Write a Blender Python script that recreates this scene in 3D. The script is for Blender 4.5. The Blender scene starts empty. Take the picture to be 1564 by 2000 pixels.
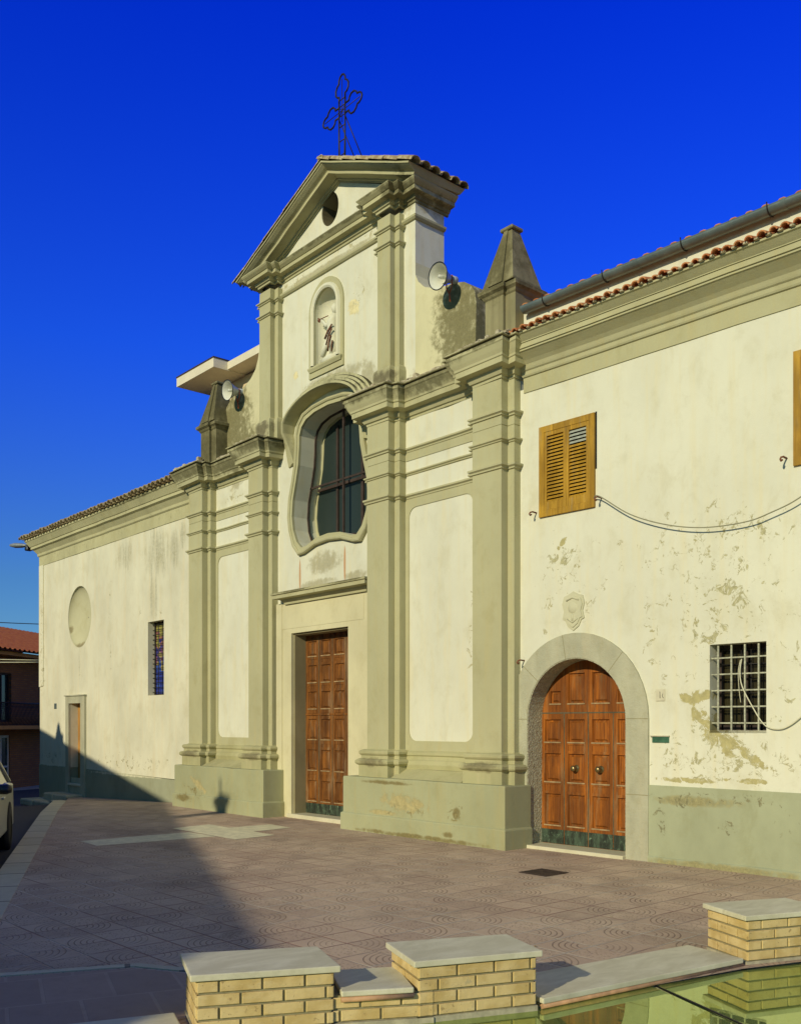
import bpy, bmesh, math, random
from mathutils import Vector, Matrix
from mathutils.geometry import tessellate_polygon
R = math.radians
random.seed(7)
sc = bpy.context.scene
col = sc.collection

# ------------------------------------------------------------------ camera, sky, sun, exposure
cam_d = bpy.data.cameras.new('camera'); cam = bpy.data.objects.new('camera', cam_d); col.objects.link(cam)
cam.location = (0, -10, 1.7)
cam.rotation_euler = (R(90), 0, R(139.1 - 90))
cam_d.sensor_fit = 'HORIZONTAL'; cam_d.sensor_width = 36
cam_d.lens = 36 * 1870 / 1564
cam_d.shift_y = 415 / 1564
cam_d.clip_start = 0.05; cam_d.clip_end = 2000
sc.camera = cam

SUN_EL = 22.0; SUN_AZ = 14.5          # light travels towards +y, slightly towards -x
w = bpy.data.worlds.new('World'); sc.world = w; w.use_nodes = True
nt = w.node_tree; nt.nodes.clear()
out = nt.nodes.new('ShaderNodeOutputWorld'); bg = nt.nodes.new('ShaderNodeBackground')
sky = nt.nodes.new('ShaderNodeTexSky'); sky.sky_type = 'NISHITA'; sky.sun_disc = False
sky.sun_elevation = R(SUN_EL); sky.sun_rotation = R(180 - SUN_AZ); sky.altitude = 300
sky.air_density = 1.0; sky.dust_density = 0.3; sky.ozone_density = 3.0
tcw = nt.nodes.new('ShaderNodeTexCoord'); sep = nt.nodes.new('ShaderNodeSeparateXYZ')
nt.links.new(tcw.outputs['Generated'], sep.inputs[0])
rmp = nt.nodes.new('ShaderNodeValToRGB')
rmp.color_ramp.elements[0].position = 0.0; rmp.color_ramp.elements[0].color = (0.26, 0.43, 0.54, 1)
rmp.color_ramp.elements[1].position = 0.62; rmp.color_ramp.elements[1].color = (0.0, 0.125, 1.6, 1)
e = rmp.color_ramp.elements.new(1.0); e.color = (0.12, 0.42, 0.66, 1)
e = rmp.color_ramp.elements.new(0.14); e.color = (0.18, 0.37, 0.64, 1)
e = rmp.color_ramp.elements.new(0.36); e.color = (0.055, 0.275, 1.35, 1)
nt.links.new(sep.outputs['Z'], rmp.inputs[0])
mul = nt.nodes.new('ShaderNodeMixRGB'); mul.blend_type = 'MULTIPLY'; mul.inputs[0].default_value = 1
# towards the sun the sky is paler than opposite to it
ys = nt.nodes.new('ShaderNodeMapRange'); ys.interpolation_type = 'SMOOTHSTEP'; nt.links.new(sep.outputs['Y'], ys.inputs[0])
ys.inputs[1].default_value = 0.12; ys.inputs[2].default_value = -0.45
pal = nt.nodes.new('ShaderNodeMixRGB'); nt.links.new(ys.outputs[0], pal.inputs[0]); nt.links.new(rmp.outputs[0], pal.inputs[1]); pal.inputs[2].default_value = (0.20, 0.42, 0.47, 1)
nt.links.new(sky.outputs[0], mul.inputs[1]); nt.links.new(pal.outputs[0], mul.inputs[2])
nt.links.new(mul.outputs[0], bg.inputs[0]); bg.inputs[1].default_value = 0.15
nt.links.new(bg.outputs[0], out.inputs[0])

sl = bpy.data.lights.new('sun', 'SUN'); so = bpy.data.objects.new('sun', sl); col.objects.link(so)
sl.energy = 3.45; sl.angle = R(0.53); sl.color = (1.0, 0.905, 0.68)
dirv = Vector((-math.sin(R(SUN_AZ)) * math.cos(R(SUN_EL)), math.cos(R(SUN_AZ)) * math.cos(R(SUN_EL)), -math.sin(R(SUN_EL))))
so.rotation_euler = dirv.to_track_quat('-Z', 'Y').to_euler()
so.location = (5, -40, 30)
sc.view_settings.view_transform = 'Standard'; sc.view_settings.look = 'None'
sc.view_settings.exposure = 0.0; sc.view_settings.gamma = 1.0

# ------------------------------------------------------------------ materials
class NT:
    def __init__(s, name):
        s.m = bpy.data.materials.new(name); s.m.use_nodes = True
        s.t = s.m.node_tree; s.t.nodes.clear()
        s.out = s.n('ShaderNodeOutputMaterial'); s.b = s.n('ShaderNodeBsdfPrincipled')
        s.l(s.b.outputs[0], s.out.inputs[0]); s.pos = None
    def n(s, k, **kw):
        x = s.t.nodes.new(k)
        for a, v in kw.items(): setattr(x, a, v)
        return x
    def l(s, a, b): s.t.links.new(a, b)
    def P(s):
        if s.pos is None: s.pos = s.n('ShaderNodeNewGeometry').outputs['Position']
        return s.pos
    def O(s): return s.n('ShaderNodeTexCoord').outputs['Object']
    def map(s, v, sc=(1, 1, 1), loc=(0, 0, 0), rot=(0, 0, 0)):
        m = s.n('ShaderNodeMapping'); s.l(v, m.inputs[0])
        m.inputs[1].default_value = loc; m.inputs[2].default_value = rot; m.inputs[3].default_value = sc
        return m.outputs[0]
    def noise(s, v, scale, detail=6, rough=.6, dist=0.):
        x = s.n('ShaderNodeTexNoise'); s.l(v, x.inputs['Vector'])
        x.inputs['Scale'].default_value = scale; x.inputs['Detail'].default_value = detail
        x.inputs['Roughness'].default_value = rough; x.inputs['Distortion'].default_value = dist
        return x.outputs[0]
    def math(s, op, a, b=None, c=None, clamp=False):
        x = s.n('ShaderNodeMath', operation=op, use_clamp=clamp)
        for i, v in enumerate((a, b, c)):
            if v is None: continue
            if isinstance(v, (int, float)): x.inputs[i].default_value = v
            else: s.l(v, x.inputs[i])
        return x.outputs[0]
    def rng(s, v, a, b, c=0., d=1.):
        x = s.n('ShaderNodeMapRange'); x.interpolation_type = 'SMOOTHSTEP'
        s.l(v, x.inputs[0])
        for i, k in enumerate((a, b, c, d)): x.inputs[1 + i].default_value = k
        return x.outputs[0]
    def mix(s, f, a, b):
        x = s.n('ShaderNodeMixRGB')
        for i, v in enumerate((f, a, b)):
            if isinstance(v, (int, float)): x.inputs[i].default_value = v
            elif isinstance(v, tuple): x.inputs[i].default_value = (*v, 1)
            else: s.l(v, x.inputs[i])
        return x.outputs[0]
    def bump(s, h, st=.3, d=.02):
        x = s.n('ShaderNodeBump'); x.inputs['Strength'].default_value = st; x.inputs['Distance'].default_value = d
        s.l(h, x.inputs['Height']); s.l(x.outputs[0], s.b.inputs['Normal'])
    def color(s, c):
        if isinstance(c, tuple): s.b.inputs['Base Color'].default_value = (*c, 1)
        else: s.l(c, s.b.inputs['Base Color'])
    def rough(s, r, spec=None):
        s.b.inputs['Roughness'].default_value = r
        if spec is not None: s.b.inputs['Specular IOR Level'].default_value = spec
    def blobs(s, v, lst):
        """max of soft ellipses in the x-z plane: (x, z, rx, rz, angle)"""
        acc = None
        for (x, z, rx, rz, *a) in lst:
            an = a[0] if a else 0
            ca, sa = math.cos(an), math.sin(an)
            m = s.n('ShaderNodeVectorMath', operation='SUBTRACT'); s.l(v, m.inputs[0]); m.inputs[1].default_value = (x, 0, z)
            d1 = s.n('ShaderNodeVectorMath', operation='DOT_PRODUCT'); s.l(m.outputs[0], d1.inputs[0]); d1.inputs[1].default_value = (ca / rx, 0, sa / rx)
            d2 = s.n('ShaderNodeVectorMath', operation='DOT_PRODUCT'); s.l(m.outputs[0], d2.inputs[0]); d2.inputs[1].default_value = (-sa / rz, 0, ca / rz)
            q = s.math('MULTIPLY', d1.outputs['Value'], d1.outputs['Value'])
            q = s.math('MULTIPLY_ADD', d2.outputs['Value'], d2.outputs['Value'], q)
            q = s.math('SUBTRACT', 1.0, q)
            q = s.math('MAXIMUM', q, -1.0)
            acc = q if acc is None else s.math('MAXIMUM', acc, q)
        return acc

def stucco(name, c, var=.12, warm=None, bump=.25, patches=None, patch_col=(.30, .27, .12), patch_soft=.1, patch_amp=2.2,
           grime=None, grime_col=(.20, .20, .12), streaks=None, rust=None, obj=False, nscale=1.0, topmoss=False, cracks=None, flakes=None, flake_col=None, grime_f=.9):
    k = NT(name); v = k.O() if obj else k.P()
    big = k.noise(k.map(v, (1, 1, .55)), .9 * nscale, 5, .6)
    med = k.noise(v, 6 * nscale, 6, .65)
    vert = k.noise(k.map(v, (5, 5, .35)), 1.6, 4, .6)
    a = tuple(x * (1 - var) for x in c); b = tuple(min(1, x * (1 + var * .7)) for x in c)
    cc = k.mix(k.rng(big, .3, .7), a, b)
    if warm: cc = k.mix(k.math('MULTIPLY', k.rng(vert, .45, .75), .6), cc, warm)
    cc = k.mix(k.math('MULTIPLY', k.rng(med, .5, .8), .25), cc, tuple(x * .82 for x in c))
    mot = k.noise(k.map(v, (1, 1, .7)), 2.6 * nscale, 9, .7, .3)
    cc = k.mix(k.math('MULTIPLY', k.rng(mot, .48, .70), .42), cc, (c[0] * .78, c[1] * .74, c[2] * .62))
    cc = k.mix(k.math('MULTIPLY', k.rng(mot, .48, .3), .25), cc, tuple(min(1, x * 1.08) for x in c))
    if streaks:
        m = k.blobs(v, streaks)
        st = k.noise(k.map(v, (5, 5, .5)), 1.3, 8, .75, .5)
        f = k.rng(k.math('MULTIPLY_ADD', k.math('SUBTRACT', st, .5), 3.2, k.math('MULTIPLY', m, .9)), .25, 1.1)
        f = k.math('MULTIPLY', f, k.math('MULTIPLY_ADD', k.rng(k.noise(v, 14, 6, .75), .35, .65), .6, .4))
        cc = k.mix(k.math('MULTIPLY', f, .55), cc, grime_col)
    if grime:
        m = k.blobs(v, grime)
        g = k.noise(v, 7, 8, .75)
        f = k.rng(k.math('MULTIPLY_ADD', k.math('SUBTRACT', g, .5), 3.2, m), .1, .9)
        f = k.math('MULTIPLY', f, k.rng(m, -.35, .5))
        cc = k.mix(k.math('MULTIPLY', f, grime_f), cc, k.mix(k.rng(k.noise(v, 28, 5, .7), .35, .7), grime_col, tuple(min(1, x * 1.6) for x in grime_col)))
    hgt = k.math('MULTIPLY_ADD', k.noise(v, 60, 4, .7), .5, med)
    if patches:
        m = k.blobs(v, patches)
        g = k.noise(v, 4.2, 9, .74, 1.2)
        f = k.rng(k.math('MULTIPLY_ADD', k.math('SUBTRACT', g, .5), 2.5 + patch_amp * 3.5, k.math('MULTIPLY', m, 1.3)), .45, .45 + patch_soft * 2)
        pc = k.mix(k.rng(k.noise(v, 12, 5), .3, .7), patch_col, tuple(min(1, x * 1.35) for x in patch_col))
        cc = k.mix(f, cc, pc)
        hgt = k.math('SUBTRACT', hgt, k.math('MULTIPLY', f, 1.2))
    if flakes:
        m = k.blobs(v, flakes)
        g = k.noise(v, 6.5, 10, .76, .9)
        lvl = k.math('MULTIPLY_ADD', m, .085, g)
        f = k.rng(lvl, .625, .645)
        edge = k.math('MULTIPLY', k.rng(lvl, .595, .62), k.math('SUBTRACT', 1., f))
        cc = k.mix(k.math('MULTIPLY', edge, .35), cc, tuple(min(1, x * 1.12) for x in c))
        fc = flake_col or patch_col
        cc = k.mix(k.math('MULTIPLY', f, .9), cc, k.mix(k.rng(k.noise(v, 18, 5), .3, .7), tuple(x * .75 for x in fc), tuple(min(1, x * 1.25) for x in fc)))
        hgt = k.math('SUBTRACT', hgt, k.math('MULTIPLY', f, 1.5))
    if cracks:
        m = k.blobs(v, cracks)
        dv = k.n('ShaderNodeTexNoise'); k.l(v, dv.inputs['Vector']); dv.inputs['Scale'].default_value = 6
        wv = k.n('ShaderNodeVectorMath', operation='MULTIPLY_ADD'); k.l(dv.outputs['Color'], wv.inputs[0]); wv.inputs[1].default_value = (.35, .35, .35); k.l(v, wv.inputs[2])
        g = k.noise(wv.outputs[0], 3.2, 4, .6)
        ridge = k.math('ABSOLUTE', k.math('SUBTRACT', g, .5))
        gate = k.noise(v, 4.3, 3, .6)
        f = k.math('MULTIPLY', k.rng(ridge, .020, .003), k.rng(k.math('MULTIPLY_ADD', m, .18, gate), .66, .74))
        cc = k.mix(k.math('MULTIPLY', f, .85), cc, patch_col)
        hgt = k.math('SUBTRACT', hgt, f)
    if rust:
        m = k.blobs(v, rust)
        f = k.rng(k.math('MULTIPLY_ADD', k.noise(k.map(v, (30, 30, 2)), 1.0, 3), .8, k.math('ADD', m, -.4)), .1, .6)
        cc = k.mix(k.math('MULTIPLY', f, .75), cc, (.50, .21, .05))
    if topmoss:
        nz = k.n('ShaderNodeSeparateXYZ'); k.l(k.n('ShaderNodeNewGeometry').outputs['Normal'], nz.inputs[0])
        g = k.noise(v, 5, 7, .75)
        f = k.rng(k.math('MULTIPLY_ADD', nz.outputs['Z'], .5, k.math('ADD', g, -.25)), .28, .62)
        cc = k.mix(f, cc, (.075, .07, .035))
    k.color(cc); k.rough(.95, .15); k.bump(hgt, bump, .012)
    return k.m

def plain(name, c, rough=.6, metal=0., var=.1, scale=8., bump=.0, spec=None, c2=None):
    k = NT(name); v = k.O()
    n = k.noise(v, scale, 5, .65)
    k.color(k.mix(k.rng(n, .35, .7), tuple(x * (1 - var) for x in c), c2 or tuple(min(1, x * (1 + var)) for x in c)))
    k.rough(rough, spec); k.b.inputs['Metallic'].default_value = metal
    if bump: k.bump(n, bump, .01)
    return k.m

def wood(name, c_lo, c_hi, c_grey, grey=.45, horiz=False):
    k = NT(name); v = k.P()
    s1 = (2, 2, 40) if horiz else (34, 34, 1.3)
    g = k.noise(k.map(v, s1), 1.0, 7, .7, .8)
    b = k.noise(k.map(v, (3, 3, 1.0)), 1.3, 4)
    cc = k.mix(k.rng(g, .32, .68), c_lo, c_hi)
    w_ = k.noise(k.map(v, (9, 9, 1.1)), 1.2, 6, .7)
    cc = k.mix(k.math('MULTIPLY', k.rng(w_, .5, .72), grey), cc, c_grey)
    cc = k.mix(k.math('MULTIPLY', k.rng(b, .4, .62), .55), cc, tuple(x * .55 for x in c_lo))
    st_ = k.noise(k.map(v, (16, 16, .8)), 1.0, 6, .75)
    cc = k.mix(k.math('MULTIPLY', k.rng(st_, .56, .7), .55), cc, tuple(min(1, x * 1.5) for x in c_hi))
    k.color(cc); k.rough(.6, .3); k.bump(g, .35, .006)
    return k.m

CREAM = (.69, .68, .515); OLIVE = (.455, .435, .25)
M = {}
M['cream'] = stucco('cream_stucco', CREAM, .07, grime_f=.62, grime_col=(.24, .21, .10), warm=(.69, .63, .39),
    grime=[(-13.3, 7.72, 1.2, .16), (-12.35, 7.5, .25, .3), (-14.3, 7.55, .3, .16, .7), (-10.9, 7.15, .5, .25), (-16.4, 6.6, .5, .2, .6), (-13.8, 4.2, .7, .10), (-12.7, 4.22, .4, .10), (-13.6, 4.55, .6, .25), (-11.4, 10.0, .4, .3), (-13.5, 9.75, 2.0, .06)],
    patches=[(-12.75, 8.75, .17, .22, .5), (-14.45, 8.05, .10, .13, .4)], patch_col=(.60, .53, .29), patch_amp=.7,
    flakes=[(-12.45, 9.8, 1.2, .14), (-14.6, 9.8, .6, .12), (-9.95, 3.1, .12, .75), (-12.6, 8.9, .3, .35), (-12.2, 10.3, .9, .25), (-14.5, 7.2, .3, .3), (-16.6, 6.25, .5, .2)], flake_col=(.46, .42, .24),
    rust=[(-14.33, 4.4, .035, .34), (-13.0, 4.45, .035, .36)])
M['olive'] = stucco('olive_stucco', OLIVE, .07, warm=(.47, .42, .21),
    grime=[(-11.72, 7.2, .35, .22), (-15.2, 7.2, .35, .22)], grime_col=(.12, .105, .06))
M['olive_cornice'] = stucco('olive_cornice', (.47, .445, .25), .14, topmoss=True,
    grime=[(-17.6, 6.88, 1.2, .20), (-15.2, 6.92, .8, .20), (-16.4, 6.8, .9, .24), (-12.0, 6.97, 1.0, .15), (-10.6, 6.90, 1.1, .22), (-9.2, 6.96, .6, .10), (-14.2, 4.1, .8, .05), (-12.6, 4.1, .6, .04), (-11.3, 10.0, .35, .4), (-13.0, 10.12, 2.0, .05), (-20.5, 6.9, 2.8, .1)], grime_col=(.13, .12, .06))
M['plinth'] = stucco('plinth_stucco', (.38, .385, .22), .10, warm=(.42, .37, .17),
    patches=[(-10.9, .50, .7, .16, -.1), (-17.2, .5, .45, .10, -.4), (-11.4, .33, .5, .05)], patch_col=(.37, .32, .15), patch_amp=.9, patch_soft=.35, flakes=[(-9.8, .45, .2, .2), (-10.9, .4, .6, .12), (-17.4, .35, .6, .3)], flake_col=(.26, .22, .09),
    grime=[(-9.75, .42, .1, .12), (-9.9, .12, .14, .06), (-17.7, .2, .4, .1), (-10.6, .03, 1.8, .05), (-11.3, .80, .7, .04)], grime_col=(.16, .13, .05), bump=.4)
M['base'] = stucco('base_moulding', (.42, .40, .21), .15, warm=(.5, .45, .25), topmoss=False,
    grime=[(-11.8, 1.1, .4, .1), (-9.4, 1.1, .4, .1), (-17.7, 1.1, .4, .1), (-15.4, 1.1, .4, .1)], grime_col=(.17, .15, .08))
M['moss'] = stucco('mossy_plaster', (.64, .60, .36), .12,
    grime=[(-10.2, 7.75, .72, 1.05), (-10.0, 7.3, .6, .8), (-16.7, 7.7, .95, 1.1), (-16.5, 7.2, 1.0, .6)], grime_col=(.14, .125, .055), bump=.5)
M['obelisk'] = stucco('weathered_obelisk', (.27, .245, .13), .3, warm=(.14, .12, .06),
    grime=[(-9.25, 8.1, .45, .6), (-17.2, 8.1, .7, .7), (-17.2, 7.3, .6, .4), (-9.1, 7.75, .6, .1)], grime_col=(.095, .085, .04), bump=.5)
M['leftwall'] = stucco('left_wing_stucco', (.68, .655, .475), .11, warm=(.69, .60, .37),
    streaks=[(-19.9, 5.6, .85, .75), (-21.6, 5.75, .6, .5), (-19.1, 5.6, .4, .6), (-24.3, 3.2, .06, .7), (-20.1, 4.6, .3, .7), (-18.7, 5.8, .3, .4)], grime_col=(.22, .20, .10),
    flakes=[(-22.4, 4.7, .10, .8), (-22.4, 3.4, .07, .6), (-26.9, 4.4, .14, 1.5), (-26.85, 2.9, .25, .5), (-20.8, 4.25, .14, .3), (-19.9, 4.25, .3, .2), (-24.3, 3.3, .07, .6), (-21.5, .8, 2.5, .25), (-26, .8, 1.4, .2)], flake_col=(.40, .36, .20))
M['leftdado'] = stucco('left_dado', (.33, .34, .22), .12, patches=[(-26, .6, 1.6, .05), (-21.5, .5, 2.6, .05)], patch_col=(.5, .48, .32), patch_amp=.4)
s_p = [(2.60, 2.02, .27, .11, .15), (2.66, 1.80, .16, .12, -.5), (2.92, 1.53, .34, .15, -.75), (3.28, 1.33, .26, .07, -.6), (2.5, 1.03, .42, .045), (3.2, 1.05, .4, .035), (.62, 4.12, .12, .05, .8)]
M['wingwall'] = stucco('wing_stucco', (.69, .68, .515), .06, warm=(.70, .64, .40), obj=True, patches=s_p, patch_col=(.37, .33, .15), patch_amp=1.1,
    flakes=[(3.0, 1.22, 1.3, .28), (2.85, 1.6, .6, .4, -.6), (3.05, 3.1, .8, .7), (2.75, 2.75, .45, .4), (3.4, 2.7, .5, .2), (.6, 3.85, .35, .4), (2.3, 1.35, .25, .5), (3.3, 3.9, .8, .3), (4.4, 2.5, .8, 1.2), (3.6, 1.9, .25, .3)], flake_col=(.40, .37, .19),
    cracks=[(2.4, 2.7, 1.2, 1.0), (2.6, 3.8, 1.6, .8), (.7, 3.6, .9, .8), (3.0, 1.3, 1.4, .5)], bump=.3)
M['wingdado'] = stucco('wing_dado', (.36, .38, .235), .14, obj=True, flakes=[(2.4, .80, .5, .12), (3.2, .84, .7, .09), (2.12, .5, .15, .2), (4.4, .6, .9, .3), (3.0, .5, .2, .12)], flake_col=(.22, .20, .10), grime=[(2.9, .02, 1.4, .07), (2.6, .78, .7, .08)], grime_col=(.24, .215, .10), bump=.4)
M['stone'] = stucco('door_stone', (.62, .575, .35), .10, bump=.25)
M['greystone'] = stucco('grey_stone', (.45, .44, .30), .16, warm=(.49, .44, .28), obj=True, bump=.8, nscale=2.5)
M['crest'] = stucco('crest_stone', (.58, .56, .37), .10, obj=True, bump=.3)
def rough_stone():
    k = NT('rough_hewn_stone'); v = k.P()
    vo = k.n('ShaderNodeTexVoronoi'); k.l(k.map(v, (1, 1, 1)), vo.inputs['Vector']); vo.inputs['Scale'].default_value = 38
    n = k.noise(v, 26, 6, .7, 1.0)
    k.color(k.mix(k.rng(n, .35, .7), (.42, .40, .26), (.66, .63, .43))); k.rough(.95, .1)
    k.bump(k.math('MULTIPLY_ADD', vo.outputs[0], .6, n), 1.0, .03); return k.m
M['rough'] = rough_stone()
M['marble'] = plain('marble_slab', (.62, .58, .38), .45, var=.06, scale=3, c2=(.66, .62, .43))
M['door'] = wood('church_door_wood', (.10, .035, .007), (.31, .115, .018), (.30, .21, .11), .7)
M['archdoor'] = wood('arch_door_wood', (.16, .045, .005), (.42, .13, .011), (.28, .18, .08), .75)
M['palewood'] = plain('sun_bleached_ledge', (.36, .24, .11), .8, var=.3, scale=14)
M['gap'] = plain('dusty_gap', (.10, .095, .055), .9, var=.3, scale=10)
M['sidedoor'] = wood('side_door_wood', (.42, .20, .04), (.58, .30, .07), (.4, .28, .14), .3)
M['shutter'] = wood('shutter_wood', (.36, .19, .014), (.54, .31, .03), (.30, .25, .13), .7)
M['greywood'] = plain('weathered_grey_wood', (.36, .38, .30), .8, var=.2, scale=12)
def patina():
    k = NT('green_copper_kick'); v = k.P()
    n = k.noise(k.map(v, (6, 6, 2)), 2.0, 6, .7); n2 = k.noise(v, 40, 4)
    vv = k.noise(k.map(v, (9, 9, 5)), 2.2, 5, .7, 1.); k.color(k.mix(k.math('MULTIPLY', k.rng(vv, .55, .68), .8), k.mix(k.rng(n, .4, .65), (.03, .038, .026), (.08, .12, .075)), (.22, .32, .20))); k.rough(.45); k.b.inputs['Metallic'].default_value = .3
    k.bump(n2, .4, .01); return k.m
M['patina'] = patina()
M['iron'] = plain('black_iron', (.025, .022, .02), .55, .4)
M['rustiron'] = plain('rusty_iron', (.20, .07, .03), .8, .1, var=.4)
M['darkrust'] = plain('dark_brown_iron', (.055, .035, .025), .7, .2, var=.3)
M['whitebar'] = plain('pale_painted_bar', (.42, .42, .29), .7, var=.3, scale=30)
M['brass'] = plain('old_brass', (.30, .22, .09), .35, .8, var=.3, scale=30)
M['zinc'] = plain('zinc_gutter', (.15, .19, .175), .45, .35, var=.15, scale=5)
M['horn'] = plain('grey_horn_paint', (.42, .46, .46), .4, var=.05, scale=5)
M['hornin'] = plain('pale_horn_inside', (.62, .62, .50), .5, var=.08, scale=5)
M['black'] = plain('black_plastic', (.015, .015, .015), .4)
M['orange'] = plain('orange_bracket', (.45, .10, .03), .6)
M['dark'] = plain('dark_interior', (.012, .012, .010), .9)
M['cable'] = plain('old_grey_cable', (.26, .25, .15), .7)
M['palecable'] = plain('pale_cable', (.62, .60, .40), .6)
M['green'] = plain('green_letterbox', (.06, .16, .09), .45, .2, var=.2)
M['tilew'] = plain('pale_ceramic', (.62, .58, .40), .4, var=.08, scale=15)
M['ink'] = plain('faded_number_paint', (.16, .15, .10), .8)
def tile_mat(name, a, b, c, sc_=7.):
    k = NT(name); v = k.P()
    n = k.noise(v, sc_, 3, .6); n2 = k.noise(v, 22, 5, .7)
    cc = k.mix(k.rng(n, .38, .62), a, b); cc = k.mix(k.rng(n2, .5, .75), cc, c)
    k.color(cc); k.rough(.9, .1); k.bump(n2, .4, .01); return k.m
M['tile'] = tile_mat('terracotta_tile', (.48, .16, .06), (.60, .27, .11), (.26, .19, .09))
M['oldtile'] = tile_mat('lichen_tile', (.50, .42, .24), (.33, .24, .12), (.12, .10, .05), 9.)
M['rubble'] = tile_mat('pale_rubble', (.52, .47, .32), (.36, .30, .18), (.14, .12, .06), 11.)
M['redtile'] = tile_mat('house_red_tile', (.30, .085, .04), (.36, .12, .05), (.20, .09, .05))
def glass_dark(name, c=(.02, .035, .035), r=.12):
    k = NT(name); k.color(c); k.rough(r, .6); return k.m
M['glass'] = glass_dark('dark_window_glass')
def meshglass():
    k = NT('meshed_dark_glass'); v = k.P()
    s = k.n('ShaderNodeSeparateXYZ'); k.l(v, s.inputs[0])
    a = k.math('ABSOLUTE', k.math('SUBTRACT', k.math('FRACT', k.math('MULTIPLY', k.math('ADD', s.outputs['X'], s.outputs['Z']), 26.)), .5))
    b = k.math('ABSOLUTE', k.math('SUBTRACT', k.math('FRACT', k.math('MULTIPLY', k.math('SUBTRACT', s.outputs['X'], s.outputs['Z']), 26.)), .5))
    f = k.math('MAXIMUM', k.rng(a, .4, .5), k.rng(b, .4, .5))
    k.color(k.mix(k.math('MULTIPLY', f, .5), (.018, .03, .026), (.07, .085, .07))); k.rough(.35, .4); return k.m
M['meshglass'] = meshglass()
def stained():
    k = NT('stained_glass'); v = k.P()
    vo = k.n('ShaderNodeTexVoronoi'); k.l(k.map(v, (1, 1, .8)), vo.inputs['Vector']); vo.inputs['Scale'].default_value = 9
    s = k.n('ShaderNodeSeparateXYZ'); k.l(v, s.inputs[0])
    h = k.rng(s.outputs['Z'], 2.3, 4.1)
    r = k.n('ShaderNodeValToRGB'); r.color_ramp.interpolation = 'CONSTANT'
    els = [(0, (.02, .04, .30)), (.2, (.04, .10, .42)), (.36, (.35, .28, .10)), (.5, (.22, .08, .16)), (.62, (.05, .05, .25)), (.75, (.30, .12, .10)), (.85, (.35, .32, .08))]
    r.color_ramp.elements[0].color = (*els[0][1], 1)
    r.color_ramp.elements[1].position = .36; r.color_ramp.elements[1].color = (*els[2][1], 1)
    for p, c_ in els: 
        if p in (0, .36): continue
        q = r.color_ramp.elements.new(p); q.color = (*c_, 1)
    sp = k.n('ShaderNodeSeparateColor'); k.l(vo.outputs['Color'], sp.inputs[0])
    k.l(k.math('ADD', h, k.math('MULTIPLY', k.math('SUBTRACT', sp.outputs[0], .5), .4)), r.inputs[0])
    k.color(r.outputs[0]); k.rough(.2, .6); return k.m
M['stained'] = stained()

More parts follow.
